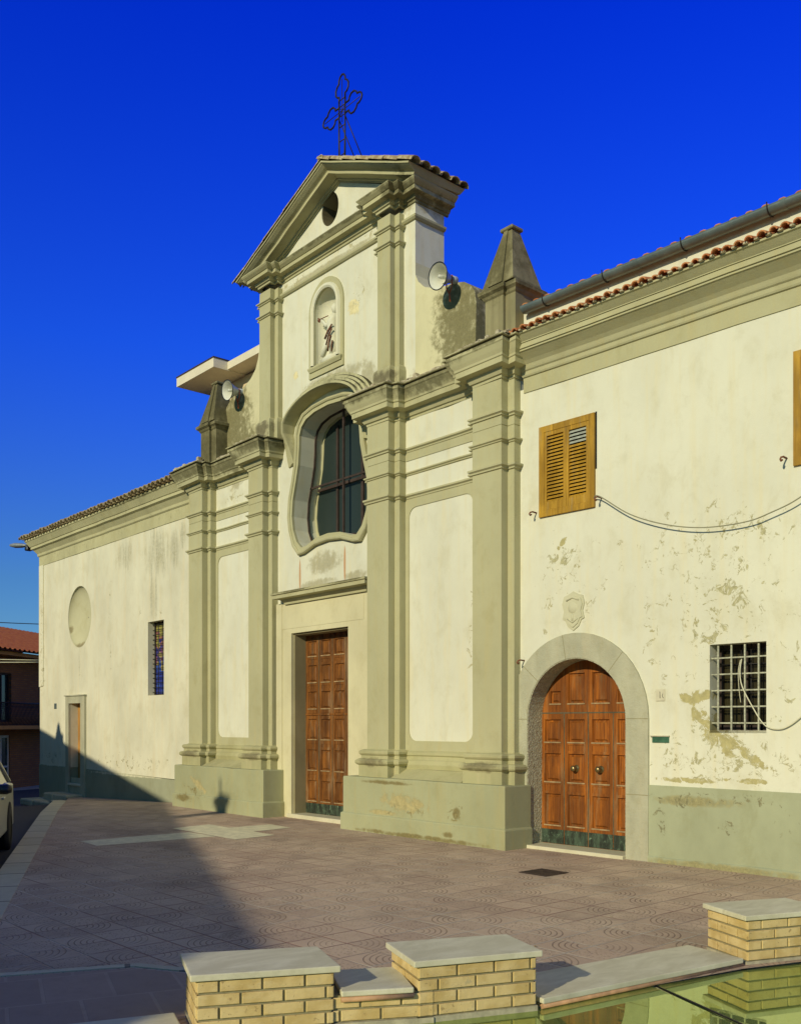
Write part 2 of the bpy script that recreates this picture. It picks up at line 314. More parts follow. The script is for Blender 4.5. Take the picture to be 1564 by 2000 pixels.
def paving():
    k = NT('embossed_paving'); v = k.P(); T = .333
    s = k.n('ShaderNodeSeparateXYZ'); k.l(k.map(v, (1 / T, 1 / T, 1), rot=(0, 0, R(-1.2))), s.inputs[0])
    X, Y = s.outputs['X'], s.outputs['Y']
    row = k.math('FLOOR', Y)
    Xo = k.math('ADD', X, 0.0)
    fx, fy = k.math('FRACT', Xo), k.math('FRACT', Y)
    cx = k.math('FLOOR', Xo)
    par = k.math('FLOORED_MODULO', k.math('ADD', cx, row), 2.)
    ex = k.math('SUBTRACT', .5, k.math('ABSOLUTE', k.math('SUBTRACT', fx, .5)))
    ey = k.math('SUBTRACT', .5, k.math('ABSOLUTE', k.math('SUBTRACT', fy, .5)))
    e_ = k.math('MINIMUM', ex, ey)
    grout = k.rng(e_, .030, .010)
    # concentric arcs on one tile of two, dots on the other
    odd = k.math('FLOORED_MODULO', cx, 2.)
    dx = k.math('SUBTRACT', fx, odd); dy = k.math('SUBTRACT', fy, odd)
    rad = k.math('SQRT', k.math('MULTIPLY_ADD', dx, dx, k.math('MULTIPLY', dy, dy)))
    arc = k.math('ABSOLUTE', k.math('SUBTRACT', k.math('FRACT', k.math('MULTIPLY', rad, 7.2)), .5))
    arc = k.math('MULTIPLY', k.math('MULTIPLY', k.rng(arc, .11, .05), k.rng(rad, 1.0, .96)), k.rng(rad, .25, .32))
    vo = k.n('ShaderNodeTexVoronoi'); k.l(v, vo.inputs['Vector']); vo.inputs['Scale'].default_value = 34; vo.inputs['Randomness'].default_value = .5
    dots = k.rng(vo.outputs[0], .30, .20)
    emb = k.mix(par, arc, dots)
    wear = k.rng(k.noise(v, 1.1, 4), .38, .6)
    emb = k.math('MULTIPLY', emb, k.math('MULTIPLY_ADD', wear, .7, .3))
    n = k.noise(v, 1.0, 6, .65); nf = k.noise(v, 70, 4, .7)
    cell = k.n('ShaderNodeTexWhiteNoise', noise_dimensions='2D'); cb = k.n('ShaderNodeCombineXYZ'); k.l(cx, cb.inputs[0]); k.l(row, cb.inputs[1]); k.l(cb.outputs[0], cell.inputs['Vector'])
    c1 = k.mix(k.rng(n, .3, .7), (.485, .345, .235), (.62, .47, .32))
    c1 = k.mix(k.math('MULTIPLY', cell.outputs[0], .35), c1, (.28, .19, .14))
    c1 = k.mix(k.math('MULTIPLY', k.rng(nf, .4, .7), .35), c1, (.48, .41, .31))
    c1 = k.mix(k.math('MULTIPLY', emb, .5), c1, (.16, .10, .07))
    dirt = k.noise(v, .8, 8, .72, .5)
    c1 = k.mix(k.math('MULTIPLY', k.rng(dirt, .48, .7), .45), c1, (.20, .15, .11))
    spots = k.n('ShaderNodeTexVoronoi'); k.l(v, spots.inputs['Vector']); spots.inputs['Scale'].default_value = 2.3
    c1 = k.mix(k.math('MULTIPLY', k.rng(spots.outputs[0], .035, .02), .7), c1, (.10, .08, .06))
    gsel = k.noise(v, .55, 3)
    gcol = k.mix(k.rng(gsel, .42, .58), (.30, .15, .12), (.70, .64, .50))
    c1 = k.mix(k.math('MULTIPLY', grout, .75), c1, gcol)
    k.color(c1); k.rough(.85, .25)
    hh = k.math('SUBTRACT', k.math('MULTIPLY', nf, .15), k.math('ADD', k.math('MULTIPLY', emb, .8), k.math('MULTIPLY', grout, .6)))
    k.bump(hh, 1.0, .02)
    return k.m
M['paving'] = paving()
def slabs(name, c, sx, sy, rot, grout=(.2, .17, .13), gw=.02):
    k = NT(name); v = k.P()
    b = k.n('ShaderNodeTexBrick'); k.l(k.map(v, (1, 1, 1), rot=(0, 0, rot)), b.inputs['Vector'])
    b.inputs['Scale'].default_value = 1; b.inputs['Brick Width'].default_value = sx; b.inputs['Row Height'].default_value = sy
    b.inputs['Mortar Size'].default_value = gw; b.inputs['Color1'].default_value = (*c, 1); b.inputs['Color2'].default_value = (*[x * .88 for x in c], 1)
    b.inputs['Mortar'].default_value = (*grout, 1)
    n = k.noise(v, 5, 7, .7)
    k.color(k.mix(k.math('MULTIPLY', k.rng(n, .4, .75), .35), b.outputs[0], tuple(x * .6 for x in c))); k.rough(.85, .2)
    k.bump(k.math('MULTIPLY_ADD', b.outputs['Fac'], -1.5, n), .4, .01); return k.m
M['kerb'] = slabs('kerb_stone', (.60, .54, .36), .9, 3.0, R(23.7))
M['inlay'] = plain('white_inlay', (.70, .65, .42), .7, var=.14, scale=6, bump=.1)
M['bigslab'] = slabs('dark_slab', (.40, .29, .215), .42, .62, R(-72), (.43, .32, .235), .012)
def asphalt():
    k = NT('asphalt'); v = k.P(); n = k.noise(v, 120, 3, .7); b = k.noise(v, .6, 5)
    k.color(k.mix(n, k.mix(b, (.035, .035, .035), (.06, .057, .052)), (.085, .08, .07))); k.rough(.9, .2); k.bump(n, .5, .01); return k.m
M['asphalt'] = asphalt()
M['paint'] = plain('worn_road_paint', (.42, .42, .36), .8, var=.3, scale=20)
def brickmat():
    k = NT('yellow_brick'); v = k.P()
    n = k.noise(v, 5.5, 2); n2 = k.noise(v, 45, 5, .7); n3 = k.noise(k.map(v, (1, 1, 3)), 14, 5, .7)
    cc = k.mix(k.rng(n, .35, .65), (.52, .37, .135), (.66, .50, .22)); cc = k.mix(k.math('MULTIPLY', k.rng(n3, .5, .75), .4), cc, (.70, .57, .30))
    sm = k.noise(v, 9, 8, .75, .6); cc = k.mix(k.math('MULTIPLY', k.rng(sm, .56, .68), .6), cc, (.40, .34, .19)); cc = k.mix(k.math('MULTIPLY', k.rng(k.noise(v, 26, 3, .6), .62, .7), .6), cc, (.26, .17, .07))
    k.color(cc); k.rough(.85, .2); k.bump(k.math('ADD', n2, n3), .35, .008); return k.m
M['brick'] = brickmat()
M['mortar'] = plain('olive_mortar', (.27, .24, .12), .95, var=.15, scale=20, bump=.3)
M['nosing'] = plain('brown_stone_nosing', (.42, .24, .12), .7, var=.2, scale=10)
M['mortarpale'] = plain('pale_mortar', (.42, .38, .24), .95, var=.2, scale=10, bump=.3)
def cap_mat():
    k = NT('travertine_cap'); v = k.P()
    n = k.noise(k.map(v, (3, 1, 1)), 2.5, 6, .65, .6); n2 = k.noise(v, 30, 5)
    cq = k.mix(k.rng(n, .35, .7), (.55, .51, .33), (.68, .64, .44)); cq = k.mix(k.math('MULTIPLY', k.rng(k.noise(v, 7, 8, .75, .8), .52, .72), .25), cq, (.30, .27, .17)); k.color(cq); k.rough(.55, .35); k.bump(n2, .08, .004); return k.m
M['cap'] = cap_mat()
def floor_glass():
    k = NT('green_floor_glass'); t = k.t; t.nodes.remove(k.b)
    tr = k.n('ShaderNodeBsdfTransparent'); tr.inputs[0].default_value = (.50, .72, .34, 1)
    df = k.n('ShaderNodeBsdfDiffuse'); df.inputs[0].default_value = (.44, .54, .18, 1)
    m0 = k.n('ShaderNodeMixShader'); k.l(k.rng(k.noise(k.P(), 1.6, 7, .7), .3, .7, .3, .62), m0.inputs[0]); k.l(tr.outputs[0], m0.inputs[1]); k.l(df.outputs[0], m0.inputs[2])
    gl = k.n('ShaderNodeBsdfGlossy'); gl.inputs['Roughness'].default_value = .012; gl.inputs[0].default_value = (.66, .76, .38, 1)
    fr = k.n('ShaderNodeFresnel'); fr.inputs[0].default_value = 1.5
    mx = k.n('ShaderNodeMixShader'); k.l(k.math('MULTIPLY_ADD', fr.outputs[0], .58, .01, clamp=True), mx.inputs[0]); k.l(m0.outputs[0], mx.inputs[1]); k.l(gl.outputs[0], mx.inputs[2])
    k.l(mx.outputs[0], k.out.inputs[0]); return k.m
M['floorglass'] = floor_glass()
def soil():
    k = NT('pit_soil'); v = k.P(); n = k.noise(v, 2.2, 8, .7); n2 = k.noise(v, 14, 6, .7)
    cc = k.mix(k.rng(n, .3, .7), (.42, .38, .20), (.62, .58, .36)); cc = k.mix(k.math('MULTIPLY', k.rng(n2, .55, .7), .6), cc, (.16, .13, .06))
    k.color(cc); k.rough(.95, .1); k.bump(k.math('ADD', n, n2), .8, .05); return k.m
M['soil'] = soil()
def brown_brick():
    k = NT('brown_house_brick'); o = k.O()
    s = k.n('ShaderNodeSeparateXYZ'); k.l(o, s.inputs[0]); cb = k.n('ShaderNodeCombineXYZ'); k.l(s.outputs['X'], cb.inputs[0]); k.l(s.outputs['Z'], cb.inputs[1])
    b = k.n('ShaderNodeTexBrick'); k.l(cb.outputs[0], b.inputs['Vector']); b.inputs['Scale'].default_value = 1
    b.inputs['Brick Width'].default_value = .3; b.inputs['Row Height'].default_value = .09; b.inputs['Mortar Size'].default_value = .01
    b.inputs['Color1'].default_value = (.36, .16, .05, 1); b.inputs['Color2'].default_value = (.28, .12, .04, 1); b.inputs['Mortar'].default_value = (.18, .11, .07, 1)
    k.color(b.outputs[0]); k.rough(.9, .1); return k.m
M['brownbrick'] = brown_brick()
M['ochre'] = plain('ochre_plaster', (.50, .26, .06), .9, var=.1, scale=2)
M['modern'] = plain('pale_concrete', (.70, .64, .46), .9, var=.06, scale=1.5)
M['modernwall'] = plain('warm_render', (.66, .52, .30), .9, var=.05, scale=1.5)
M['carpaint'] = plain('silver_car_paint', (.42, .43, .38), .3, .6, var=.03)
M['rubber'] = plain('tyre_rubber', (.02, .02, .02), .85)
M['carglass'] = glass_dark('car_glass', (.02, .03, .03), .05)
M['housewall'] = plain('cream_house_plaster', (.5, .42, .28), .9, var=.1, scale=1)
M['lampgrey'] = plain('grey_lamp_metal', (.30, .33, .32), .45, .3)
M['whitepaint'] = plain('white_door_paint', (.62, .60, .48), .5)

# ------------------------------------------------------------------ mesh helpers
class MB:
    def __init__(s): s.v = []; s.f = []; s.mi = []; s.cur = 0; s.sm = []
    def add(s, vs, fs, mi=None, smooth=False):
        b = len(s.v); s.v += [tuple(p) for p in vs]
        for f in fs: s.f.append(tuple(b + i for i in f)); s.mi.append(s.cur if mi is None else mi); s.sm.append(smooth)
        return s
    def box(s, a, b, mi=None, jit=0.):
        (x0, y0, z0), (x1, y1, z1) = a, b
        vs = [(x, y, z) for z in (z0, z1) for y in (y0, y1) for x in (x0, x1)]
        if jit: vs = [tuple(c + random.uniform(-jit, jit) for c in p) for p in vs]
        return s.add(vs, [(0, 2, 3, 1), (4, 5, 7, 6), (0, 1, 5, 4), (2, 6, 7, 3), (0, 4, 6, 2), (1, 3, 7, 5)], mi)
    def cbox(s, a, b, c=.006, mi=None):
        """box with chamfered edges"""
        bm = bmesh.new(); bmesh.ops.create_cube(bm, size=1)
        for v in bm.verts: v.co = Vector(((a[i] + b[i]) / 2 + v.co[i] * (b[i] - a[i]) for i in range(3)))
        bmesh.ops.bevel(bm, geom=bm.edges[:], offset=c, segments=1, affect='EDGES')
        bm.verts.index_update()
        s.add([v.co[:] for v in bm.verts], [tuple(v.index for v in f.verts) for f in bm.faces], mi); bm.free(); return s
    def tube(s, pts, r, n=8, mi=None, cap=True, radii=None):
        pts = [Vector(p) for p in pts]; rings = []
        up = Vector((0, 0, 1)); prev = None; base = len(s.v); vs = []
        for i, p in enumerate(pts):
            d = (pts[min(i + 1, len(pts) - 1)] - pts[max(i - 1, 0)]).normalized()
            if prev is None:
                a = d.cross(up); 
                if a.length < .05: a = d.cross(Vector((1, 0, 0)))
            else: a = prev - d * prev.dot(d)
            a.normalize(); prev = a; b = d.cross(a)
            rr = radii[i] if radii else r
            vs += [p + (a * math.cos(2 * math.pi * k / n) + b * math.sin(2 * math.pi * k / n)) * rr for k in range(n)]
        fs = [(i * n + k, i * n + (k + 1) % n, (i + 1) * n + (k + 1) % n, (i + 1) * n + k) for i in range(len(pts) - 1) for k in range(n)]
        s.add(vs, fs, mi, True)
        if cap: s.add([], []); s.f += [tuple(base + k for k in range(n)), tuple(base + (len(pts) - 1) * n + k for k in range(n))]; s.mi += [s.cur if mi is None else mi] * 2; s.sm += [False, False]
        return s
    def plate(s, outer, holes, y0, y1, mi=None, side_mi=None, T=None):
        """2D (x, z) polygon with holes, front at y0 and back at y1"""
        T = T or (lambda x, y, z: (x, y, z))
        loops = [outer] + list(holes)
        allp = [p for l in loops for p in l]
        tr = tessellate_polygon([[Vector((p[0], p[1], 0)) for p in l] for l in loops])
        n = len(allp)
        s.add([T(p[0], y0, p[1]) for p in allp] + [T(p[0], y1, p[1]) for p in allp],
              [tuple(t) for t in tr] + [tuple(n + i for i in t) for t in tr], mi)
        for l in loops:
            m = len(l)
            s.add([T(p[0], y0, p[1]) for p in l] + [T(p[0], y1, p[1]) for p in l],
                  [(i, (i + 1) % m, m + (i + 1) % m, m + i) for i in range(m)], side_mi if side_mi is not None else mi)
        return s
    def prism(s, poly, z0, z1, mi=None):
        """horizontal polygon (x, y) extruded in z"""
        n = len(poly)
        tr = tessellate_polygon([[Vector((p[0], p[1], 0)) for p in poly]])
        z0f = z0 if callable(z0) else (lambda x, y: z0); z1f = z1 if callable(z1) else (lambda x, y: z1)
        s.add([(x, y, z0f(x, y)) for x, y in poly] + [(x, y, z1f(x, y)) for x, y in poly],
              [tuple(t) for t in tr] + [tuple(n + i for i in t) for t in tr] + [(i, (i + 1) % n, n + (i + 1) % n, n + i) for i in range(n)], mi)
        return s
    def sweep(s, path, prof, plane='xy', closed=False, cap=True, mi=None, jit=0., sub=0.):
        """sweep profile along a plan path with mitres. plane xy: path (x,y), prof (out,z). plane xz: path (x,z), prof (out,y)."""
        if sub:
            q = []
            for i in range(len(path) - 1):
                a, b = path[i], path[i + 1]; L = math.dist(a, b); k = max(1, int(L / sub))
                q += [(a[0] + (b[0] - a[0]) * j / k, a[1] + (b[1] - a[1]) * j / k) for j in range(k)]
            path = q + [path[-1]]
        n = len(path); m = len(prof); offs = []
        for i in range(n):
            P = Vector(path[i])
            a = Vector(path[(i - 1) % n]) if (i > 0 or closed) else None
            b = Vector(path[(i + 1) % n]) if (i < n - 1 or closed) else None
            d1 = (P - a).normalized() if a is not None else None
            d2 = (b - P).normalized() if b is not None else None
            if d1 is None: d1 = d2
            if d2 is None: d2 = d1
            n1 = Vector((d1.y, -d1.x)); n2 = Vector((d2.y, -d2.x))
            mm = n1 + n2
            if mm.length < .01: mm = n1
            mm.normalize(); offs.append((P, mm / max(.25, mm.dot(n1))))
        vs = []
        for P, o in offs:
            jz = random.gauss(0, jit) if jit else 0; jo = random.gauss(0, jit) if jit else 0
            for (q, h) in prof:
                X = P + o * (q + (jo if q > .001 else 0))
                vs.append((X.x, X.y, h + jz) if plane == 'xy' else (X.x, h, X.y))
        k = n if closed else n - 1
        s.add(vs, [(i * m + j, ((i + 1) % n) * m + j, ((i + 1) % n) * m + j + 1, i * m + j + 1) for i in range(k) for j in range(m - 1)], mi)
        if cap and not closed:
            s.add(vs[:m], [tuple(range(m))], mi); s.add(vs[-m:], [tuple(range(m))], mi)
        return s
    def build(s, name, mats, parent=None, loc=None, bevel=0., smooth=False):
        me = bpy.data.meshes.new(name); me.from_pydata(s.v, [], s.f)
        mats = mats if isinstance(mats, (list, tuple)) else [mats]
        for m in mats: me.materials.append(m)
        for p, i, sm in zip(me.polygons, s.mi, s.sm): p.material_index = min(i, len(mats) - 1); p.use_smooth = sm or smooth
        bm = bmesh.new(); bm.from_mesh(me)
        bmesh.ops.remove_doubles(bm, verts=bm.verts, dist=.00005)
        bmesh.ops.recalc_face_normals(bm, faces=bm.faces); bm.to_mesh(me); bm.free()
        o = bpy.data.objects.new(name, me); col.objects.link(o)
        if parent: o.parent = parent
        if loc: o.location = loc
        if bevel:
            b = o.modifiers.new('bevel', 'BEVEL'); b.width = bevel; b.segments = 2; b.limit_method = 'ANGLE'; b.angle_limit = R(35)
        return o

def tag(o, label, cat, group=None, kind=None):
    if label: o['label'] = label
    if cat: o['category'] = cat
    if group: o['group'] = group
    if kind: o['kind'] = kind
    return o
def thing(name, label, cat, loc=(0, 0, 0), rz=0, group=None):
    o = bpy.data.objects.new(name, None); col.objects.link(o); o.location = loc; o.rotation_euler = (0, 0, rz); o.empty_display_size = .3
    return tag(o, label, cat, group)
def struct(mb, name, m, label=None):
    o = mb.build(name, m); o['kind'] = 'structure'
    if label: o['label'] = label
    return o
def arc(cx, cz, rx, rz, a0, a1, n):
    return [(cx + rx * math.cos(R(a0 + (a1 - a0) * i / n)), cz + rz * math.sin(R(a0 + (a1 - a0) * i / n))) for i in range(n + 1)]
def rect(x0, x1, z0, z1): return [(x0, z0), (x1, z0), (x1, z1), (x0, z1)]
def rrect(x0, x1, z0, z1, r, n=6):
    return arc(x1 - r, z0 + r, r, r, -90, 0, n) + arc(x1 - r, z1 - r, r, r, 0, 90, n) + arc(x0 + r, z1 - r, r, r, 90, 180, n) + arc(x0 + r, z0 + r, r, r, 180, 270, n)
def lathe(mb, c, d, prof, n=20, mi=None):
    """revolve (dist along d, radius) around axis d from c"""
    c = Vector(c); d = Vector(d).normalized(); a = d.cross(Vector((0, 0, 1)))
    if a.length < .05: a = d.cross(Vector((1, 0, 0)))
    a.normalize(); b = d.cross(a); vs = []
    for (t, r) in prof:
        for k in range(n):
            th = 2 * math.pi * k / n; vs.append(c + d * t + (a * math.cos(th) + b * math.sin(th)) * r)
    m = len(prof)
    mb.add(vs, [(i * n + k, i * n + (k + 1) % n, (i + 1) * n + (k + 1) % n, (i + 1) * n + k) for i in range(m - 1) for k in range(n)], mi, True)
    return mb
def panel(mb, x0, x1, z0, z1, y, d=.022):
    """recessed panel with a raised field filling a hole of a plate whose face is at y"""
    rs = [(0, -.004), (.012, d), (.030, d), (.052, d * .2)]
    vs = []
    for (i, dy) in rs: vs += [(x0 + i, y + dy, z0 + i), (x1 - i, y + dy, z0 + i), (x1 - i, y + dy, z1 - i), (x0 + i, y + dy, z1 - i)]
    fs = [(k * 4 + j, k * 4 + (j + 1) % 4, k * 4 + 4 + (j + 1) % 4, k * 4 + 4 + j) for k in range(3) for j in range(4)] + [(12, 13, 14, 15)]
    mb.add(vs, fs)
    mb.box((x0 - .012, y - .010, z0 - .010), (x1 + .012, y + .004, z0 + .008), 1); mb.box((x0 - .006, y - .006, z1 - .004), (x1 + .006, y + .004, z1 + .006), 0)
def coppo(mb, p0, p1, r, n=6, mi=None, up=(0, 0, 1), th=.016, taper=.85):
    """half-round roof tile from p0 (low, visible end) to p1"""
    p0 = Vector(p0); p1 = Vector(p1); d = (p1 - p0).normalized(); a = d.cross(Vector(up)).normalized(); u = a.cross(d)
    vs = []
    for (p, rr) in ((p0, r), (p1, r * taper)):
        for q in (rr, rr - th):
            vs += [p + a * math.cos(math.pi * k / n) * q + u * math.sin(math.pi * k / n) * q * .85 for k in range(n + 1)]
    m = n + 1; fs = []
    for k in range(n):
        fs += [(k, k + 1, 2 * m + k + 1, 2 * m + k), (m + k, m + k + 1, 3 * m + k + 1, 3 * m + k), (k, k + 1, m + k + 1, m + k)]
    mb.add(vs, fs, mi)

# ------------------------------------------------------------------ ground, plaza, kerb, road
def gz(x):
    ks = [(-60, -1.5), (-40, -.85), (-27, -.44), (-23.8, -.17), (-18.5, 0), (200, 0)]
    if x <= ks[0][0]: return ks[0][1]
    for (a, za), (b, zb) in zip(ks, ks[1:]):
        if x <= b: return za + (zb - za) * (x - a) / (b - a)
    return 0
yc = lambda x: -1.27 - .4383 * (x + 22.79)          # outer kerb line
PIT = [(-2.2, -1.3), (-2.85, -2.3), (-3.25, -3.2), (-3.47, -3.85), (-3.62, -4.6), (-3.83, -5.55), (-4.27, -6.7), (-4.63, -7.5), (-4.99, -8.5), (-4.6, -9.0), (-2.0, -8.9), (1.6, -8.6), (1.6, -1.3)]
b = MB()
xs = [-400, -60, -40, -27, -23.8, -18.5]
def flat(mb, outer, holes, zf):
    loops = [outer] + holes; allp = [p for l in loops for p in l]
    tr = tessellate_polygon([[Vector((p[0], p[1], 0)) for p in l] for l in loops])
    mb.add([(p[0], p[1], zf(p[0])) for p in allp], [tuple(t) for t in tr])
for a, c in zip(xs, xs[1:]): flat(b, [(a, -300), (c, -300), (c, 600), (a, 600)], [], lambda x: gz(x) - .13)
flat(b, [(-18.5, -300), (300, -300), (300, 600), (-18.5, 600)], [PIT], lambda x: gz(x) - .13)
struct(b, 'road', M['asphalt'])
b = MB()
k_ = .325
flat(b, [(-26.3, -.15), (-23.8, yc(-23.8) + k_), (-23.8, .3), (-26.9, .3)], [], gz)
flat(b, [(-23.8, yc(-23.8) + k_), (-18.5, yc(-18.5) + k_), (-18.5, .3), (-23.8, .3)], [], gz)
flat(b, [(-18.5, yc(-18.5) + k_), (14, yc(14) + k_), (14, 1.2), (-18.5, .3)], [PIT], gz)
struct(b, 'plaza_paving', M['paving'])
b = MB()
kp = [(-26.6, .05), (-26.15, -.22), (-22.79, -1.27), (-18.5, yc(-18.5)), (-14, yc(-14)), (-9, yc(-9)), (-4, yc(-4)), (2, yc(2)), (14, yc(14))]
kin = [(-26.1, .05), (-25.8, .02), (-22.5, -1.27 + .2), (-18.5, yc(-18.5) + k_), (-14, yc(-14) + k_), (-9, yc(-9) + k_), (-4, yc(-4) + k_), (2, yc(2) + k_), (14, yc(14) + k_)]
for i in range(len(kp) - 1):
    q = [kp[i], kp[i + 1], kin[i + 1], kin[i]]
    b.prism(q, lambda x, y: gz(x) - .16, lambda x, y: gz(x) + .004)
struct(b, 'kerb', M['kerb'])
# painted road markings
def strip(p, q, wd, z=.004):
    p, q = Vector(p), Vector(q); d = (q - p).normalized(); n = Vector((-d.y, d.x)) * wd / 2
    k = 8; vs = []
    for i in range(k + 1):
        c = p + (q - p) * i / k
        for s_ in (-1, 1): x, y = c + n * s_; vs.append((x, y, gz(x) - .13 + z))
    return vs, [(2 * i, 2 * i + 1, 2 * i + 3, 2 * i + 2) for i in range(k)]
b = MB()
b.add(*strip((-26.6, -1.6), (-13.5, -7.2), .22)); 
for i in range(5): b.add(*strip((-29.2 - i * .9, -1.2 - i * .1), (-31.0 - i * .9, -3.8 - i * .1), .42))
struct(b, 'road_marking', M['paint'])
# white stone cross inlaid in the paving
b = MB()
for poly in ([(-13.54, -4.42), (-12.86, -4.46), (-12.76, -2.63), (-13.55, -2.66)], [(-14.23, -2.6), (-12.24, -2.62), (-12.33, -1.86), (-14.38, -1.83)], [(-13.71, -1.85), (-12.95, -1.85), (-13.04, -1.07), (-13.71, -1.05)]):
    b.add([(x, y, .004) for x, y in poly], [(0, 1, 2, 3)])
struct(b, 'paving_inlay', M['inlay'])
# band of large slabs beside the low wall, with a raised pale lip
b = MB(); b.prism([(-5.45, -6.6), (-6.25, -7.05), (-7.2, -9.2), (-5.1, -9.2), (-4.98, -7.3)], -.05, .004); struct(b, 'slab_band', M['bigslab'])
b = MB(); b.prism([(-5.42, -6.52), (-6.28, -7.02), (-7.25, -9.25), (-7.33, -9.22), (-6.34, -6.96), (-5.46, -6.45)], -.05, .007); struct(b, 'slab_edging', M['kerb'])
# drain cover
t = thing('drain_cover', 'small dark square metal drain cover in the paving in front of the arched door', 'drain cover', (-7.2, -1.6, 0))
b = MB(); b.plate([(-.2, -.2), (.2, -.2), (.2, .2), (-.2, .2)], [[(-.17, -.17), (.17, -.17), (.17, .17), (-.17, .17)]], .001, .01, T=lambda x, y, z: (x, z, y)); b.build('frame', M['darkrust'], t)
b = MB(); b.box((-.17, -.17, .001), (.17, .17, .007))
for i in range(6): b.box((-.15 + i * .055, -.15, .007), (-.13 + i * .055, .15, .010))
b.build('plate', M['darkrust'], t)

# pit under the glass floor
b = MB()
n = len(PIT)
b.add([(x, y, -1.15) for x, y in PIT], [tuple(range(n))])
for i in range(n):
    a, c = PIT[i], PIT[(i + 1) % n]; b.add([(a[0], a[1], -1.15), (c[0], c[1], -1.15), (c[0], c[1], -.02), (a[0], a[1], -.02)], [(0, 1, 2, 3)])
struct(b, 'excavation_pit', M['soil'])
b = MB()
for i in range(26):
    x, y = random.uniform(-3.6, .5), random.uniform(-7.6, -2); r = random.uniform(.08, .26)
    b.cbox((x - r, y - r * .7, -1.16), (x + r, y + r * .7, -1.15 + r * .9), .03)
tag(b.build('excavated_masonry', M['soil']), 'pale tumbled stones lying under the green glass floor', 'masonry', kind='stuff')
t = thing('glass_floor', 'green glass floor panels over the excavation in front of the brick wall', 'glass floor', (-2, -5, 0))
def gpane(poly):
    b = MB(); b.add([(x + 2, y + 5, -.012) for x, y in poly], [tuple(range(len(poly)))]); return b.build('glass_panel', M['floorglass'], t)
gpane([(-3.66, -4.66), (-3.83, -5.55), (-4.27, -6.7), (-4.63, -7.5), (-4.99, -8.5), (-4.6, -9.0), (-2.0, -8.9), (-1.9, -5.38)])
gpane([(-3.64, -4.62), (-1.88, -5.33), (1.6, -6.7), (1.6, -1.3), (-2.2, -1.3), (-2.85, -2.3), (-3.25, -3.2), (-3.47, -3.85)])
gpane([(-1.87, -5.39), (-1.97, -8.9), (1.6, -8.6), (1.6, -6.76)])
b = MB(); b.tube([(-1.64, .36, -.012), (3.6, -1.73, -.012)], .006, 6); b.build('seam', M['black'], t)
b = MB(); b.box((-.3, .0, -.12), (.3, .06, -.05)); b.box((-.3, -.3, -1.1), (-.24, .1, -.05)); b.build('support_bracket', M['darkrust'], t)

# dry leaves and crumbs blown about on the paving
b = MB()
for i in range(150):
    if i < 90: x, y = random.uniform(-18, 2), random.gauss(-.75, .25) + (.35 if False else 0)
    else: x, y = random.uniform(-16, -4), random.uniform(-6.5, -1)
    if y > -.56: y = -.58
    r = random.uniform(.006, .018); a = random.uniform(0, 6.3); c_, s_ = math.cos(a), math.sin(a)
    pts = [(-r, 0), (0, -r * .5), (r, 0), (0, r * .5)]
    b.add([(x + p * c_ - q * s_, y + p * s_ + q * c_, .006 + random.uniform(0, .008)) for p, q in pts], [(0, 1, 2, 3)])
tag(b.build('leaf_litter', M['oldtile']), 'small dry leaves and crumbs scattered on the paving', 'leaf litter', kind='stuff')

# ------------------------------------------------------------------ low brick wall
LW = thing('low_brick_wall', 'low curved wall of yellow bricks with pale stone caps beside the glass floor', 'low wall', (-4.2, -6, 0))
def Lq(p): return (p[0] + 4.2, p[1] + 6)
def brick_face(mb, p, q, z0, z1, rows, flip=0, L=.235, g=.014):
    """courses of separate bricks, 5 mm proud, on the face from p to q"""
    p, q = Vector(p), Vector(q); d = q - p; W_ = d.length; d.normalize(); nrm = Vector((d.y, -d.x)); h = (z1 - z0) / rows
    for r in range(rows):
        x = -(L * .5 if (r + flip) % 2 else 0)
        while x < W_:
            a, c = max(x, 0) + (g / 2 if x > 0 else 0), min(x + L, W_) - (g / 2 if x + L < W_ else 0)
            if c - a > .012:
                jo = random.uniform(.004, .008); za, zb = z0 + r * h + g / 2, z0 + (r + 1) * h - g / 2
                vs = []
                for (i, o) in ((0, -.02), (0, jo - .002), (.003, jo)):
                    for (u, z) in ((a + i, za + i), (c - i, za + i), (c - i, zb - i), (a + i, zb - i)):
                        X = p + d * u + nrm * o; vs.append((X.x, X.y, z))
                mb.add(vs, [(k * 4 + j, k * 4 + (j + 1) % 4, k * 4 + 4 + (j + 1) % 4, k * 4 + 4 + j) for k in range(2) for j in range(4)] + [(8, 9, 10, 11)], 0)
            x += L
def shrink(q, d):
    c = sum((Vector(p) for p in q), Vector((0, 0))) / len(q)
    return [tuple(Vector(p) - (Vector(p) - c).normalized() * d) for p in q]
piers = [([(-4.62, -7.49), (-4.26, -6.75), (-4.73, -6.57), (-5.11, -7.29)], 0),
         ([(-4.06, -6.38), (-3.76, -5.62), (-4.21, -5.45), (-4.54, -6.19)], 1),
         ([(-3.50, -3.76), (-3.22, -3.04), (-3.67, -2.86), (-3.97, -3.55)], 0)]
for q, fl in piers:
    q = [Lq(p) for p in q]
    c = shrink(q, .045)
    b = MB(); core = shrink(q, .055); b.prism(core, -.25, .315, 1)
    for i in range(4): brick_face(b, c[i], c[(i + 1) % 4], .022, .312, 4, flip=fl + i)
    b.prism(shrink(q, .03), -.25, .02, 2)
    pr = b.build('pier', [M['brick'], M['mortar'], M['mortarpale']], LW)
    b = MB(); b.prism(q, .313, .35); b.build('cap', M['cap'], pr, bevel=.006)
